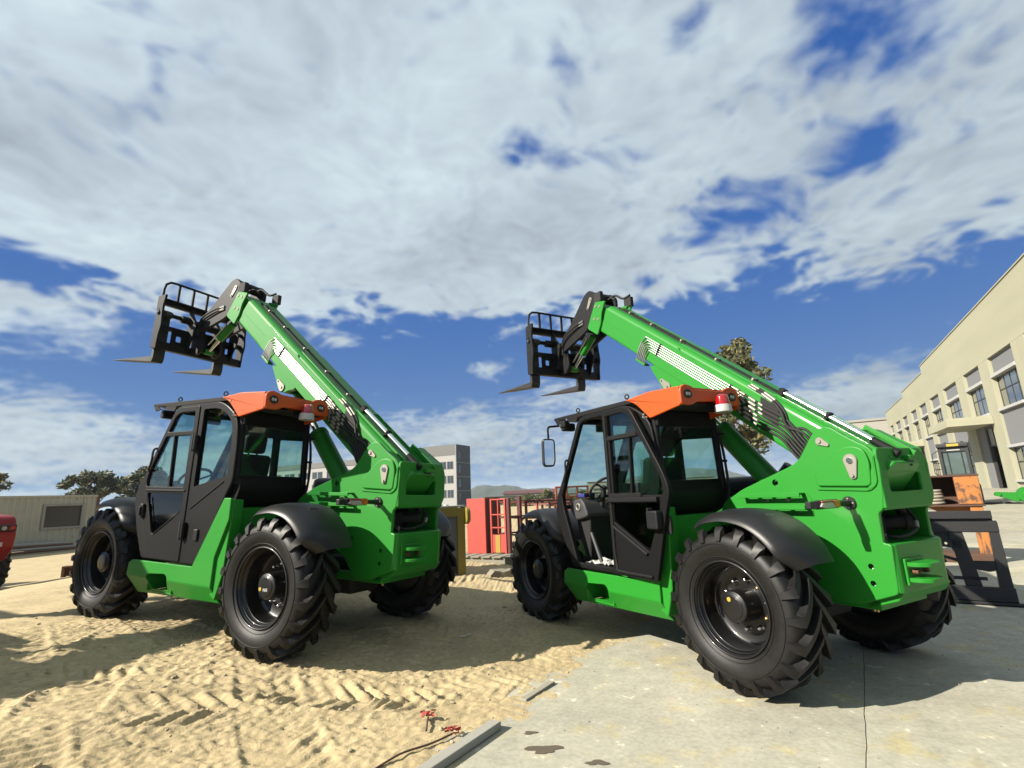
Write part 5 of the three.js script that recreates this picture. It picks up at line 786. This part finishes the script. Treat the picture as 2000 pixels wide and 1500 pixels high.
// machine with a black cab parked by the factory
{
  const y = yardRise(20.4, -24.2);
  const t = thing('forklift_truck', 'black-cabbed forklift truck parked in front of the factory door', 'forklift', [20.9, y, -24.6], -0.74); t.scale.set(0.70, 0.98, 0.9);
  const dk = std(lin(0.013, 0.0138, 0.0147), 0.5), gl = phys(lin(0.0691, 0.095, 0.0907), 0.05, { clearcoat: 1, clearcoatRoughness: 0.03 });
  part(t, 'counterweight', [box(-0.95, 0.95, 0.35, 1.35, -0.2, 0.9, 0.12)], dk); part(t, 'chassis', [box(-0.9, 0.9, 0.35, 1.1, -2.2, -0.2, 0.05)], dk);
  const c = part(t, 'cab_frame', [box(-0.85, 0.85, 2.72, 2.92, -1.7, 0.35, 0.05), box(-0.80, -0.62, 1.2, 2.75, 0.05, 0.22, 0.02), box(0.62, 0.80, 1.2, 2.75, 0.05, 0.22, 0.02), box(-0.80, -0.66, 1.1, 2.75, -1.6, -1.45, 0.02), box(0.66, 0.80, 1.1, 2.75, -1.6, -1.45, 0.02), box(-0.75, 0.75, 1.2, 1.45, 0.05, 0.2, 0.02), box(-0.75, 0.75, 2.5, 2.72, 0.04, 0.2, 0.02), box(-0.36, -0.30, 1.4, 2.6, 0.08, 0.16, 0.01), box(0.36, 0.42, 1.4, 2.6, 0.08, 0.16, 0.01)], dk);
  part(t, 'rear_window', box(-0.64, 0.64, 1.44, 2.52, 0.10, 0.12, 0), gl); part(t, 'side_window', box(-0.76, -0.74, 1.4, 2.6, -1.45, 0.05, 0), gl);
  part(t, 'name_strip', box(-0.28, 0.36, 2.76, 2.88, 0.34, 0.37, 0.01), M.yellow); part(t, 'tail_light_bar', box(-0.32, 0.36, 2.56, 2.61, 0.2, 0.23, 0.005), M.white);
  part(t, 'side_cage', [tube([[-0.82, 2.6, 0.1], [-1.15, 2.45, 0.1], [-1.2, 1.5, 0.1], [-0.85, 1.35, 0.1]], 0.025), tube([[-1.18, 2.0, 0.1], [-0.82, 2.0, 0.1]], 0.02), tube([[-1.17, 1.7, 0.1], [-0.82, 1.7, 0.1]], 0.02)], dk);
  part(t, 'mast', [box(-0.55, -0.40, 0.2, 3.1, -2.6, -2.35, 0.02), box(0.40, 0.55, 0.2, 3.1, -2.6, -2.35, 0.02), box(-0.5, 0.5, 2.9, 3.05, -2.55, -2.4, 0.02)], dk);
  for (const [x, z, r] of [[-0.82, 0.2, 0.38], [0.82, 0.2, 0.38], [-0.82, -1.9, 0.46], [0.82, -1.9, 0.46]]) { const w = part(t, 'wheel', (() => { const g = lathe([[0.15, 0.14], [r - 0.05, 0.15], [r, 0.11], [r, -0.11], [r - 0.05, -0.15], [0.15, -0.14]], 28); g.translate(x, r, z); return g; })(), M.rubber); }
  // pale steel plates on the ground beside it
  const pl = thing('steel_plate', 'bare steel plate lying on the yard beside the forklift', 'plate', [22.3, yardRise(22.3, -24.6) + 0.01, -24.6], -0.4); part(pl, 'plate', [box(-0.9, 0.9, 0, 0.05, -0.5, 0.5, 0.01)], std(lin(0.1469, 0.1426, 0.1339), 0.6));
  // green casting
  const gp = thing('boom_casting', 'bright green boom casting lying on the yard before the factory', 'casting', [22.35, yardRise(22.35, -23.2), -23.2], -0.6); gp.scale.setScalar(0.62);
  part(gp, 'hub', [cyl([0.2, 0.62, -0.3], [0.2, 0.62, 0.3], 0.55, 0.55, 30), cyl([0.2, 0.62, 0.3], [0.2, 0.62, 0.36], 0.3, 0.26, 24)], M.green);
  part(gp, 'arm', [plateZ(rnd([[-0.3, 0.1], [-1.3, 0.55, 0.1], [-1.55, 0.62, 0.08], [-1.5, 0.85, 0.08], [-1.2, 0.86], [-0.2, 0.8]], 0.05), -0.18, 0.18, { bevel: 0.02 }), box(0.4, 2.2, 0.05, 0.8, -0.28, 0.28, 0.05)], M.green);
  for (const x of [-1.35, 1.0]) part(gp, 'lug', [cyl([x, 0.72, -0.26], [x, 0.72, 0.26], 0.16, 0.16, 18)], M.green);
}
// yellow-edged plate behind the left machine, sacks behind it
{
  const yl = std(lin(0.1728, 0.1339, 0.0151), 0.6, { bumpMap: grain, bumpScale: 0.001 }), gy2 = std(lin(0.0821, 0.0864, 0.095), 0.55, { bumpMap: grain, bumpScale: 0.0015 });
  const by = sandBase(-1.1, -9.8) - 0.01;
  const t = thing('bucket_back', 'grey bucket back with dull yellow edges beside the left machine', 'bucket', [-1.02, by, -9.75], 0.42);
  part(t, 'plate', [box(-1.5, -0.10, 0.02, 1.18, -0.05, 0.0, 0.01)], gy2);
  part(t, 'edge_flange', [box(-0.12, 0.03, 0.0, 1.20, -0.30, 0.03, 0.012)], yl); part(t, 'top_flange', [box(-1.5, -0.10, 1.05, 1.22, -0.30, 0.035, 0.012)], yl);
  part(t, 'ear', [plateX(rnd([[-0.28, 0.95], [-0.28, 1.22, 0.05], [0.14, 1.20, 0.08], [0.16, 0.96, 0.08], [0.03, 0.90]], 0.02), 0.03, 0.10, { bevel: 0.006 })], yl);
  part(t, 'top_edge', [box(-1.5, 0.03, 1.22, 1.245, -0.30, 0.03, 0.004)], std(lin(0.2851, 0.2808, 0.2506), 0.6));
  part(t, 'foot_socket', [box(-0.22, -0.13, 0.06, 0.20, -0.01, 0.012, 0.002)], M.dark);
  part(t, 'bucket_shell', [box(-1.5, -0.10, 0.98, 1.03, -0.95, -0.04, 0.01), box(-1.5, -0.10, 0.02, 1.0, -0.98, -0.93, 0.01)], gy2);
  const r = rng(61), sackM = std(lin(0.36, 0.36, 0.345), 0.85), names = ['leftmost', 'second from the left', 'third from the left', 'fourth from the left', 'third from the right', 'second from the right', 'rightmost'];
  for (let i = 0; i < 7; i++) {
    const g = new THREE.IcosahedronGeometry(0.10 + 0.05 * r(), 3), p = g.attributes.position; for (let k = 0; k < p.count; k++) { const q = 1 + 0.5 * noise(p.getX(k) * 12 + i * 7, p.getY(k) * 12 + p.getZ(k) * 9); p.setXYZ(k, p.getX(k) * q * 1.15, p.getY(k) * q * 0.85, p.getZ(k) * q); } g.computeVertexNormals();
    const s = single('white_sack', g, sackM, 'crumpled white sack lying in the yellow-edged bucket, ' + names[i] + ' of the row', 'sack', 'sacks in the bucket'); s.position.set(-1.40 + i * 0.20, 0, -0.50 + 0.12 * r()).applyAxisAngle(V(0, 1, 0), 0.42).add(V(-1.02, by + 1.13 + 0.05 * r(), -9.75)); s.rotation.y = r() * 6;
  }
}
// red guard cage and its pallet between the machines
{
  const redL = std(lin(0.34, 0.040, 0.027), 0.55, { bumpMap: grain, bumpScale: 0.001 }), dkRed = std(lin(0.0691, 0.0086, 0.0078), 0.6), yel = std(lin(0.2678, 0.1814, 0.0216), 0.6), wood = std(lin(0.1814, 0.1728, 0.1339), 0.9, { bumpMap: grain, bumpScale: 0.003 });
  const by = sandBase(-0.5, -11.6) + 0.02;
  const pal = thing('pallet', 'weathered timber pallet under the red steel cabinet', 'pallet', [-0.52, by, -11.95], -0.50);
  for (let k = 0; k < 6; k++) part(pal, 'plank', box(-0.75 + k * 0.27, -0.53 + k * 0.27, 0.12, 0.145, -0.6, 0.75, 0.004), wood); for (const z of [-0.55, 0.05, 0.65]) part(pal, 'bearer', box(-0.75, 0.85, 0, 0.12, z - 0.05, z + 0.05, 0.006), wood);
  const c = thing('red_cabinet', 'bright red steel cabinet with a ladder frame on the pallet', 'cabinet', [-0.74, by + 0.145, -12.05], -0.50);
  part(c, 'side_panel', [box(-0.36, 0.14, 0, 1.20, 0.20, 0.24, 0.006)], redL); part(c, 'edge_panel', [box(0.10, 0.14, 0.0, 1.20, -0.35, 0.20, 0.006)], dkRed); part(c, 'back_panel', [box(-0.33, 0.14, 0, 1.2, -0.40, -0.36, 0.006)], redL);
  for (const x of [0.26, 0.62]) part(c, 'ladder_post', [box(x - 0.02, x + 0.02, 0, 1.18, 0.16, 0.20, 0.005)], redL);
  part(c, 'ladder_post', [box(0.44 - 0.012, 0.44 + 0.012, 0.42, 1.16, 0.165, 0.195, 0.004)], redL);
  for (const y of [1.16, 0.83, 0.55]) part(c, 'rung', [box(0.26, 0.62, y - 0.014, y + 0.014, 0.165, 0.195, 0.004)], redL);
  part(c, 'lower_panel', [box(0.26, 0.62, 0.02, 0.40, 0.165, 0.19, 0.004)], redL); part(c, 'hazard_strip', [box(0.36, 0.48, 0.02, 0.39, 0.191, 0.198, 0.002)], yel);
  part(c, 'rear_post', [box(0.66, 0.74, 0, 1.2, -0.4, -0.3, 0.006), box(0.64, 0.72, 0.0, 1.18, 0.08, 0.18, 0.006)], dkRed);
  const r = rng(71), tones = [dkRed, std(lin(0.1296, 0.0432, 0.0346), 0.7), redL];
  for (let k = 0; k < 5; k++) {
    const x = 0.35 + k * 0.55 + 0.1 * r(), z = -13.0 - k * 0.9, b = sandBase(x, z);
    const g = thing('steel_cage', ['rusty red steel cage nearest the red cabinet', 'rusty red steel cage second behind the cabinet', 'rusty red steel cage third behind the cabinet', 'rusty red steel cage fourth behind the cabinet', 'rusty red steel cage farthest behind the cabinet'][k], 'cage', [x, b, z], 0.5 + 0.2 * r(), 'red steel cages behind the cabinet');
    const m = tones[k % 3], w = 0.65, h = 1.25 + 0.12 * r(); for (const [a, c2] of [[-w, -w], [w, -w], [w, w], [-w, w]]) part(g, 'post', box(a - 0.025, a + 0.025, 0, h, c2 - 0.025, c2 + 0.025, 0.004), m);
    for (const y of [0.1, h * 0.4, h * 0.7, h - 0.03]) part(g, 'rail', [box(-w, w, y - 0.02, y + 0.02, w - 0.02, w + 0.02, 0.003), box(-w, w, y - 0.02, y + 0.02, -w - 0.02, -w + 0.02, 0.003), box(w - 0.02, w + 0.02, y - 0.02, y + 0.02, -w, w, 0.003), box(-w - 0.02, -w + 0.02, y - 0.02, y + 0.02, -w, w, 0.003)], m);
    for (let q = 1; q < 4; q++) part(g, 'bar', [box(mix(-w, w, q / 4) - 0.012, mix(-w, w, q / 4) + 0.012, 0.1, h, w - 0.012, w + 0.012, 0.002)], m);
  }
  // stone slab lying in the sand
  const sg = new THREE.BoxGeometry(0.62, 0.14, 0.34, 6, 2, 4), p = sg.attributes.position; for (let i = 0; i < p.count; i++) p.setXYZ(i, p.getX(i) + 0.06 * noise(p.getX(i) * 4, p.getZ(i) * 4 + 2) - (p.getY(i) > 0 ? p.getX(i) * 0.25 : 0), p.getY(i) + 0.05 * noise(p.getX(i) * 5 + 9, p.getZ(i) * 5), p.getZ(i) + 0.05 * noise(p.getX(i) * 4 + 3, 7)); sg.computeVertexNormals();
  const so = single('stone_slab', toCreasedNormals(sg, 0.5), std(lin(0.1728, 0.1555, 0.1166), 0.95, { bumpMap: grain, bumpScale: 0.004 }), 'flat broken stone slab lying in the sand between the machines', 'stone'); so.position.set(-0.28, sandBase(-0.28, -9.6) + 0.05, -9.7); so.rotation.y = 0.3;
}
// ================================================================ left edge
{
  // site-office container
  const wx = [[-25.0, -31.0], [-27.6, -23.6]], len = Math.hypot(wx[1][0] - wx[0][0], wx[1][1] - wx[0][1]);
  const dx = (wx[1][0] - wx[0][0]) / len, dz = (wx[1][1] - wx[0][1]) / len;
  const c = thing('site_container', 'off-white corrugated site container with a dark window', 'container', [wx[0][0], -0.12, wx[0][1]], Math.atan2(-dz, dx) + Math.PI);
  const cb = (x0, x1, ...r) => box(-x1, -x0, ...r);
  const ct = texture(512, (u, v) => { const n = tnoise(u, v, 6, 5), s = tnoise(u, v * 0.15 + 0.3, 40, 3); const k = 1 + 0.08 * n; const st = ss(0.22, 0.42, s + 0.3 * n); return [mix(196, 128, st) * k, mix(192, 100, st) * k, mix(172, 70, st) * k]; }); ct.repeat.set(0.16, 0.35);
  const wm = std(lin(0.6192, 0.6192, 0.6048), 0.7, { map: ct }), rustM = std(lin(0.1037, 0.0475, 0.0259), 0.85);
  const L = 12.2, H = 2.78, pts = []; const n = Math.round(L / 0.3);
  for (let i = 0; i < n; i++) { const x = 0.12 + i * (L - 0.24) / n, w = (L - 0.24) / n; pts.push([x, 0], [x + w * 0.3, 0], [x + w * 0.5, 0.045], [x + w * 0.8, 0.045]); }
  const face = (x0, x1, y0, y1) => { const q = pts.filter(p => p[0] >= x0 && p[0] <= x1), s = [[x0, 0.0], ...q, [x1, 0]]; const poly = [...s.map(p => [p[0], p[1]]), [x1, -0.03], [x0, -0.03]]; return plateY(poly.map(p => [-p[0], p[1]]), y0, y1, { bevel: 0 }); };
  const wxa = 0.85, wxb = 2.75, wya = 1.0, wyb = 2.25;
  part(c, 'corrugated_wall', [face(0.12, wxa, 0.16, H - 0.12), face(wxb, L - 0.12, 0.16, H - 0.12), face(wxa, wxb, 0.16, wya), face(wxa, wxb, wyb, H - 0.12)], wm);
  part(c, 'window_frame', [cb(wxa - 0.06, wxa + 0.06, wya - 0.06, wyb + 0.06, -0.06, 0.08, 0.006), cb(wxb - 0.06, wxb + 0.06, wya - 0.06, wyb + 0.06, -0.06, 0.08, 0.006), cb(wxa + 0.06, wxb - 0.06, wya - 0.06, wya + 0.06, -0.06, 0.08, 0.006), cb(wxa + 0.06, wxb - 0.06, wyb - 0.06, wyb + 0.06, -0.06, 0.08, 0.006)], std(lin(0.2376, 0.2246, 0.1987), 0.6));
  part(c, 'window_pane', [cb(wxa + 0.06, wxb - 0.06, wya + 0.06, wyb - 0.06, -0.03, -0.02, 0)], phys(lin(0.0216, 0.0216, 0.0194), 0.25, { clearcoat: 0.2 }));
  part(c, 'corner_post', [cb(0, 0.14, 0, H, -0.12, 0.06, 0.01)], rustM); part(c, 'corner_post', [cb(L - 0.14, L, 0, H, -0.12, 0.06, 0.01)], wm);
  part(c, 'top_rail', [cb(0.14, L - 0.14, H - 0.12, H, -0.1, 0.06, 0.01)], wm); part(c, 'bottom_rail', [cb(0.14, L - 0.14, 0, 0.16, -0.1, 0.06, 0.01)], wm);
  part(c, 'shell_box', [cb(0.02, L - 0.02, 0.02, H - 0.03, -2.4, -0.32, 0.01)], wm);
  for (const x of [0.4, 3.0, 5.6, 8.2, 11]) part(c, 'support_block', [cb(x - 0.15, x + 0.15, -0.34, 0, -0.4, 0.02, 0.01)], std(lin(0.1296, 0.121, 0.1037), 0.9));
  // timber and pipes lying in front
  const r = rng(91);
  for (let k = 0; k < 4; k++) { const q = single('scrap_pipe', [cyl([0, 0, 0], [0, 0.06 * k, 4.2 + k * 0.5], 0.06 + 0.015 * k, 0.06, 10)], k % 2 ? std(lin(0.216, 0.2074, 0.1814), 0.7) : M.rust, ['rusty pipe lowest of the scrap in front of the container', 'pale pipe second in the scrap by the container', 'rusty pipe third in the scrap by the container', 'pale pipe topmost in the scrap by the container'][k], 'pipe', 'scrap pipes in front of the container'); q.position.set(-24.0 - 0.25 * k, -0.22 + 0.10 * k, -29.5 + 0.3 * k); q.rotation.y = -0.45; }
  const bl = thing('steel_offcut', 'small rusty steel offcut lying on the sand before the container', 'offcut', [-13.6, sandBase(-13.6, -16.2), -16.2], 0.3); part(bl, 'web', [box(-0.28, 0.28, 0.02, 0.30, -0.12, -0.08, 0.005)], M.rust); part(bl, 'flange', [box(-0.28, 0.28, 0.28, 0.32, -0.2, 0.05, 0.005), box(-0.28, -0.20, 0, 0.28, -0.1, 0.05, 0.005)], M.rust);
}
// red loader whose tail shows at the left edge
{
  const x = -14.15, z = -13.0, by = sandBase(-13.3, -13.0) - 0.02;
  const t = thing('red_loader', 'glossy red loader tail with lamp and wheel at the left edge', 'loader', [x, by, z], 0); t.rotation.y = Math.PI + 1.15;
  // local z forward; tail at z = -1.4
  part(t, 'hood', [plateX(rnd([[-1.45, 1.05, 0.1], [-1.52, 1.42, 0.1], [-1.40, 1.86, 0.18], [-0.4, 1.95, 0.1], [1.2, 1.98], [1.2, 0.8], [-0.2, 0.75], [-0.7, 0.8, 0.2], [-1.1, 0.75, 0.15]], 0.05, 6), -0.72, 0.72, { bevel: 0.05, seg: 3 })], M.red);
  part(t, 'hood_line', [box(0.715, 0.726, 1.36, 1.375, -1.45, 0.4, 0.002)], M.dark);
  for (const s of [1, -1]) { part(t, 'tail_lamp', [box(s * 0.52 - 0.17, s * 0.52 + 0.17, 1.50, 1.66, -1.56, -1.40, 0.03)], M.plastic); part(t, 'lamp_lens', [cyl([s * 0.52 - 0.08, 1.58, -1.57], [s * 0.52 - 0.08, 1.58, -1.55], 0.055, 0.055, 16)], M.lensRed); part(t, 'lamp_lens', [cyl([s * 0.52 + 0.08, 1.58, -1.57], [s * 0.52 + 0.08, 1.58, -1.55], 0.05, 0.05, 16)], M.lensClear); part(t, 'warning_decal', [box(s * 0.42 - 0.05, s * 0.42 + 0.05, 1.15, 1.25, -1.508, -1.47, 0)], M.white); }
  part(t, 'cab_frame', [box(-0.65, 0.65, 1.9, 2.1, 1.0, 2.6, 0.05), box(-0.65, -0.55, 2.0, 3.2, 1.0, 1.1, 0.02), box(0.55, 0.65, 2.0, 3.2, 1.0, 1.1, 0.02), box(-0.65, -0.55, 2.0, 3.2, 2.4, 2.5, 0.02), box(0.55, 0.65, 2.0, 3.2, 2.4, 2.5, 0.02), box(-0.72, 0.72, 3.2, 3.32, 0.9, 2.6, 0.03)], M.frameBlack);
  part(t, 'chassis', [box(-0.5, 0.5, 0.5, 0.95, -0.8, 3.2, 0.05)], M.frameBlack);
  for (const [wx, wz] of [[0.86, 0.0], [-0.86, 0.0], [0.86, 2.5], [-0.86, 2.5]]) { const w = sub(t, 'wheel'); w.position.set(wx, 0.635, wz); part(w, 'tyre', tyreGeo, std(lin(0.0324, 0.0259, 0.0181), 0.85)); part(w, 'rim', rimGeo, M.red).rotation.y = wx < 0 ? Math.PI : 0; }
}
// ================================================================ trees, far buildings, hills
function tree(name, label, group, [x, y, z], h, crownR, seed, o = {}) {
  const r = rng(seed), t = thing(name, label, 'tree', [x, y, z], 0, group), limbs = [], P = [], N = [], U = [], C = [];
  const th = h * (o.trunk ?? 0.4); const base = o.r ?? h * 0.018;
  limbs.push(tube([[0, -0.3, 0], [0.05 * h * (r() - 0.5), th * 0.5, 0.05 * h * (r() - 0.5)], [0, th, 0]], base, { smooth: true, seg: 8, rad: 8 }));
  const clumps = []; const n = o.clumps ?? 22;
  for (let i = 0; i < n; i++) {
    const a = r() * 6.283, q = Math.sqrt(r()), yy = mix(o.low ?? 0.42, 1, Math.pow((i + r()) / n, 0.8)), wv = Math.sin(Math.PI * clamp((yy - (o.low ?? 0.42) + 0.10) / (1.14 - (o.low ?? 0.42)))) ;
    const c = [crownR * q * wv * Math.cos(a) + (o.lean ?? 0) * yy, h * yy * (0.93 + 0.07 * r()), crownR * q * wv * Math.sin(a)]; clumps.push([...c, (o.cs ?? 0.32) * crownR * (0.6 + 0.6 * r())]);
    limbs.push(tube([[0, th * (0.55 + 0.45 * r()), 0], [c[0] * 0.45, mix(th, c[1], 0.55), c[2] * 0.45], [c[0] * 0.96, c[1], c[2] * 0.96]], base * 0.28, { smooth: true, seg: 6, rad: 5 }));
  }
  const per = o.leaves ?? 240, ls = o.leaf ?? 0.12, v = new THREE.Vector3(), q = new THREE.Quaternion(), e = new THREE.Euler();
  for (const [cx, cy, cz, cr] of clumps) for (let k = 0; k < per; k++) {
    const u1 = r() * 2 - 1, a = r() * 6.283, rr = cr * Math.pow(r(), 0.45), s = Math.sqrt(1 - u1 * u1); const lx = cx + rr * s * Math.cos(a), ly = cy + rr * u1 * 0.75, lz = cz + rr * s * Math.sin(a);
    e.set(r() * 6.3, r() * 6.3, r() * 6.3); q.setFromEuler(e); const L = ls * (0.6 + 0.7 * r()), w = L * 0.42, tone = 0.6 + 0.7 * r(), yl = r() < (o.yellow ?? 0.1) ? 1 : 0;
    const pts = [[0, 0, -L], [w, 0.12 * L, 0], [0, 0, L], [-w, 0.12 * L, 0]].map(p => v.set(...p).applyQuaternion(q).clone()); const nn = V(0, -1, 0).applyQuaternion(q);
    const col = yl ? [0.17 * tone, 0.14 * tone, 0.03 * tone] : [(o.col?.[0] ?? 0.10) * tone, (o.col?.[1] ?? 0.085) * tone, (o.col?.[2] ?? 0.022) * tone];
    for (const i of [0, 1, 2, 0, 2, 3]) { P.push(lx + pts[i].x, ly + pts[i].y, lz + pts[i].z); N.push(nn.x, nn.y, nn.z); U.push(0, 0); C.push(...col); }
  }
  const g = new THREE.BufferGeometry(); g.setAttribute('position', new THREE.Float32BufferAttribute(P, 3)); g.setAttribute('normal', new THREE.Float32BufferAttribute(N, 3)); g.setAttribute('uv', new THREE.Float32BufferAttribute(U, 2)); g.setAttribute('color', new THREE.Float32BufferAttribute(C, 3));
  part(t, 'trunk', limbs, std(lin(0.0864, 0.0648, 0.0432), 0.9)); part(t, 'crown', g, phys(lin(1, 1, 1), 0.95, { vertexColors: true, side: THREE.DoubleSide, transmission: 0.4, thickness: 0 }));
  return t;
}
tree('broadleaf_tree', 'tall leafy tree rising behind the right machine boom', null, [10.3, 0.0, -22.4], 8.2, 1.75, 5, { trunk: 0.5, low: 0.40, clumps: 34, leaves: 150, leaf: 0.13, yellow: 0.22, col: [0.079, 0.090, 0.023], cs: 0.30, r: 0.10 });
tree('broadleaf_tree', 'spreading bare-limbed tree above the middle of the container roof', 'trees behind the container', [-47, -0.5, -57], 6.6, 3.4, 15, { trunk: 0.45, low: 0.62, clumps: 30, leaves: 130, leaf: 0.3, col: [0.047, 0.061, 0.023], cs: 0.22 });
tree('broadleaf_tree', 'dark dense tree between the container and the left machine', 'trees behind the container', [-38.5, -0.5, -54], 6.4, 3.0, 25, { trunk: 0.4, low: 0.35, clumps: 44, leaves: 130, leaf: 0.26, col: [0.033, 0.047, 0.017], cs: 0.24 });
tree('broadleaf_tree', 'low yellowish tree beside the dark tree behind the container', 'trees behind the container', [-42.5, -0.5, -58], 4.4, 2.2, 35, { trunk: 0.4, low: 0.4, clumps: 20, leaves: 130, leaf: 0.26, yellow: 0.3, col: [0.074, 0.079, 0.023] });
tree('broadleaf_tree', 'tree at the far left edge above the container', 'trees behind the container', [-59, -0.5, -56], 7.6, 3.4, 45, { trunk: 0.5, low: 0.6, clumps: 20, leaves: 120, leaf: 0.3, col: [0.047, 0.061, 0.023], cs: 0.24 });
for (let k = 0; k < 7; k++) tree('hedge_tree', ['leftmost low green tree before the far beige works', 'second low green tree before the far beige works', 'third low green tree before the far beige works', 'fourth low green tree before the far beige works', 'fifth low green tree before the far beige works', 'sixth low green tree before the far beige works', 'rightmost low green tree before the far beige works'][k], 'low trees before the beige works', [-1 + k * 2.6, -0.6, -78 + (k % 3) * 3], 1.7 + (k * 37 % 5) * 0.22, 1.6, 60 + k, { trunk: 0.2, low: 0.25, clumps: 16, leaves: 120, leaf: 0.2, yellow: 0.2, col: [0.063, 0.090, 0.021] });
{
  // beige works in the distance
  const m = std(lin(0.1987, 0.1771, 0.1339), 0.85), roofM = std(lin(0.1728, 0.1598, 0.1339), 0.85), dk = std(lin(0.0259, 0.0259, 0.0259), 0.5);
  const t = thing('works_building', 'long low beige works building below the far hill', 'building', [6, -0.6, -150], -0.12); t.scale.y = 0.30;
  part(t, 'wall', [box(-22, 34, 0, 3.6, -14, 0, 0.05), box(-16, 30, 3.6, 6.6, -14, -2, 0.05)], m); part(t, 'roof', [box(-16.4, 30.4, 6.6, 7.1, -14.3, -1.7, 0.04), box(-22.3, 34.3, 3.6, 3.9, -14, 0.3, 0.03)], roofM);
  for (let k = 0; k < 11; k++) part(t, 'window', [box(-20 + k * 4.8, -17.6 + k * 4.8, 1.0, 2.7, -0.05, 0.06, 0.01)], dk); for (let k = 0; k < 9; k++) part(t, 'window', [box(-13 + k * 4.8, -11.4 + k * 4.8, 4.6, 5.6, -2.05, -1.94, 0.01)], dk);
  const t2 = thing('red_roof_hall', 'red roofed hall seen above the beige works', 'building', [6, -0.6, -230], -0.1); t2.scale.y = 0.46; part(t2, 'wall', [box(-12, 10, 0, 6.2, -20, 0, 0.05)], m); part(t2, 'roof', [plateX([[-21, 6.1], [-10, 9.2], [1, 6.1]], -12.6, 10.6, { bevel: 0.05 })], std(lin(0.0734, 0.0151, 0.0151), 0.8));
  const t3 = thing('beige_block', 'beige block standing at the foot of the hill', 'building', [30, -0.6, -190], -0.2); t3.scale.y = 0.40; part(t3, 'wall', [box(-4, 40, 0, 14, -12, 0, 0.05)], m); part(t3, 'roof', [box(-4.4, 40.4, 14, 14.5, -12.4, 0.4, 0.04)], roofM); for (let k = 0; k < 8; k++) for (const y of [2.5, 6.4, 10.3]) part(t3, 'window', [box(-2 + k * 4.8, 0.6 + k * 4.8, y, y + 1.8, -0.05, 0.08, 0.01)], dk);
  // crane-like orange and white lift platform
  const lp = thing('lift_platform', 'orange and white lift platform left of the right machine cab', 'platform', [2.9, -0.25, -27.5], 0.3); const or = std(lin(0.2678, 0.0605, 0.0259), 0.6); for (const x of [-0.9, -0.3, 0.3, 0.9]) part(lp, 'post', box(x - 0.05, x + 0.05, 0.8, 2.1, 0.0, 0.08, 0.01), or); for (const y of [2.1, 1.6]) part(lp, 'rail', box(-0.95, 0.95, y - 0.05, y + 0.05, 0, 0.08, 0.01), or); part(lp, 'deck', box(-1, 1, 0.5, 0.85, -0.8, 0.1, 0.02), M.white); part(lp, 'base', box(-0.8, 0.8, 0, 0.5, -0.7, 0, 0.05), M.frameBlack);
  // hills
  const mk = (cx, cz, w, d, h, seed) => { const nx = 120, nz = 26, P = [], I = []; for (let j = 0; j <= nz; j++) for (let i = 0; i <= nx; i++) { const u = i / nx * 2 - 1, v = j / nz * 2 - 1, k = Math.max(0, 1 - v * v), e = ss(1, 0.1, Math.abs(u)); const q = h * e * k * (0.6 + 0.4 * ss(-0.5, 0.5, fbm(u * 2 + seed, v * 0.7 + seed, 3))) + e * k * h * 0.10 * fbm(u * 45 + seed, v * 12, 3); P.push(cx + u * w, -5 + q, cz + v * d); } for (let j = 0; j < nz; j++) for (let i = 0; i < nx; i++) { const a = j * (nx + 1) + i; I.push(a, a + nx + 1, a + 1, a + 1, a + nx + 1, a + nx + 2); } const g = new THREE.BufferGeometry(); g.setAttribute('position', new THREE.Float32BufferAttribute(P, 3)); g.setIndex(I); g.computeVertexNormals(); return g; };
  const hm = std(lin(0.030, 0.038, 0.026), 1);
struct('hills', [mk(-42, -900, 120, 120, 31, 3.3), mk(70, -980, 150, 120, 22, 9.1), mk(330, -1000, 260, 160, 46, 15.7), mk(-520, -1000, 380, 160, 24, 21.2)], hm);
}
scene.fog = new THREE.FogExp2(new THREE.Color().setRGB(0.52, 0.6, 0.68), 0.00022);

// ================================================================ the machines
telehandler({ label: 'green telehandler standing on the sand with its cab door closed', pos: [-1.86294, 0.17116, -5.80023], yaw: 4.22931, pitch: -0.05417, roll: 0.02199, lift: 0.01828, doorAngle: 0, steer: 0, spin: [0.15, 0.5, 0.3, 0.1], mark: 'P048', sticker: [-2.75, -2.2], mirror: false, fresh: false });
telehandler({ label: 'green telehandler on the concrete with cab door swung open and mirror fitted', pos: [2.55807, -0.022, -4.77524], yaw: 3.65397, pitch: 0, roll: 0, lift: 0, doorAngle: Math.PI - 0.06, steer: 0, spin: [0.0, 0.2, 0.45, 0.7], sticker: [1.9, 2.6], mirror: true, mirrorTurn: -0.35, fresh: true });

telehandler({ label: 'third green telehandler standing out of view on the left, shading the sand', pos: [-6.9, 0.22, -3.4], yaw: 4.22931, pitch: 0, roll: 0, lift: 0.01, doorAngle: 0, steer: 0, spin: [0.4, 0.1, 0.9, 0.3], sticker: [0.4, 1.2], mirror: false, fresh: false });

scene.traverse(o => { if (o.isMesh) { o.castShadow = true; o.receiveShadow = true; } });
renderer.render(scene, camera);
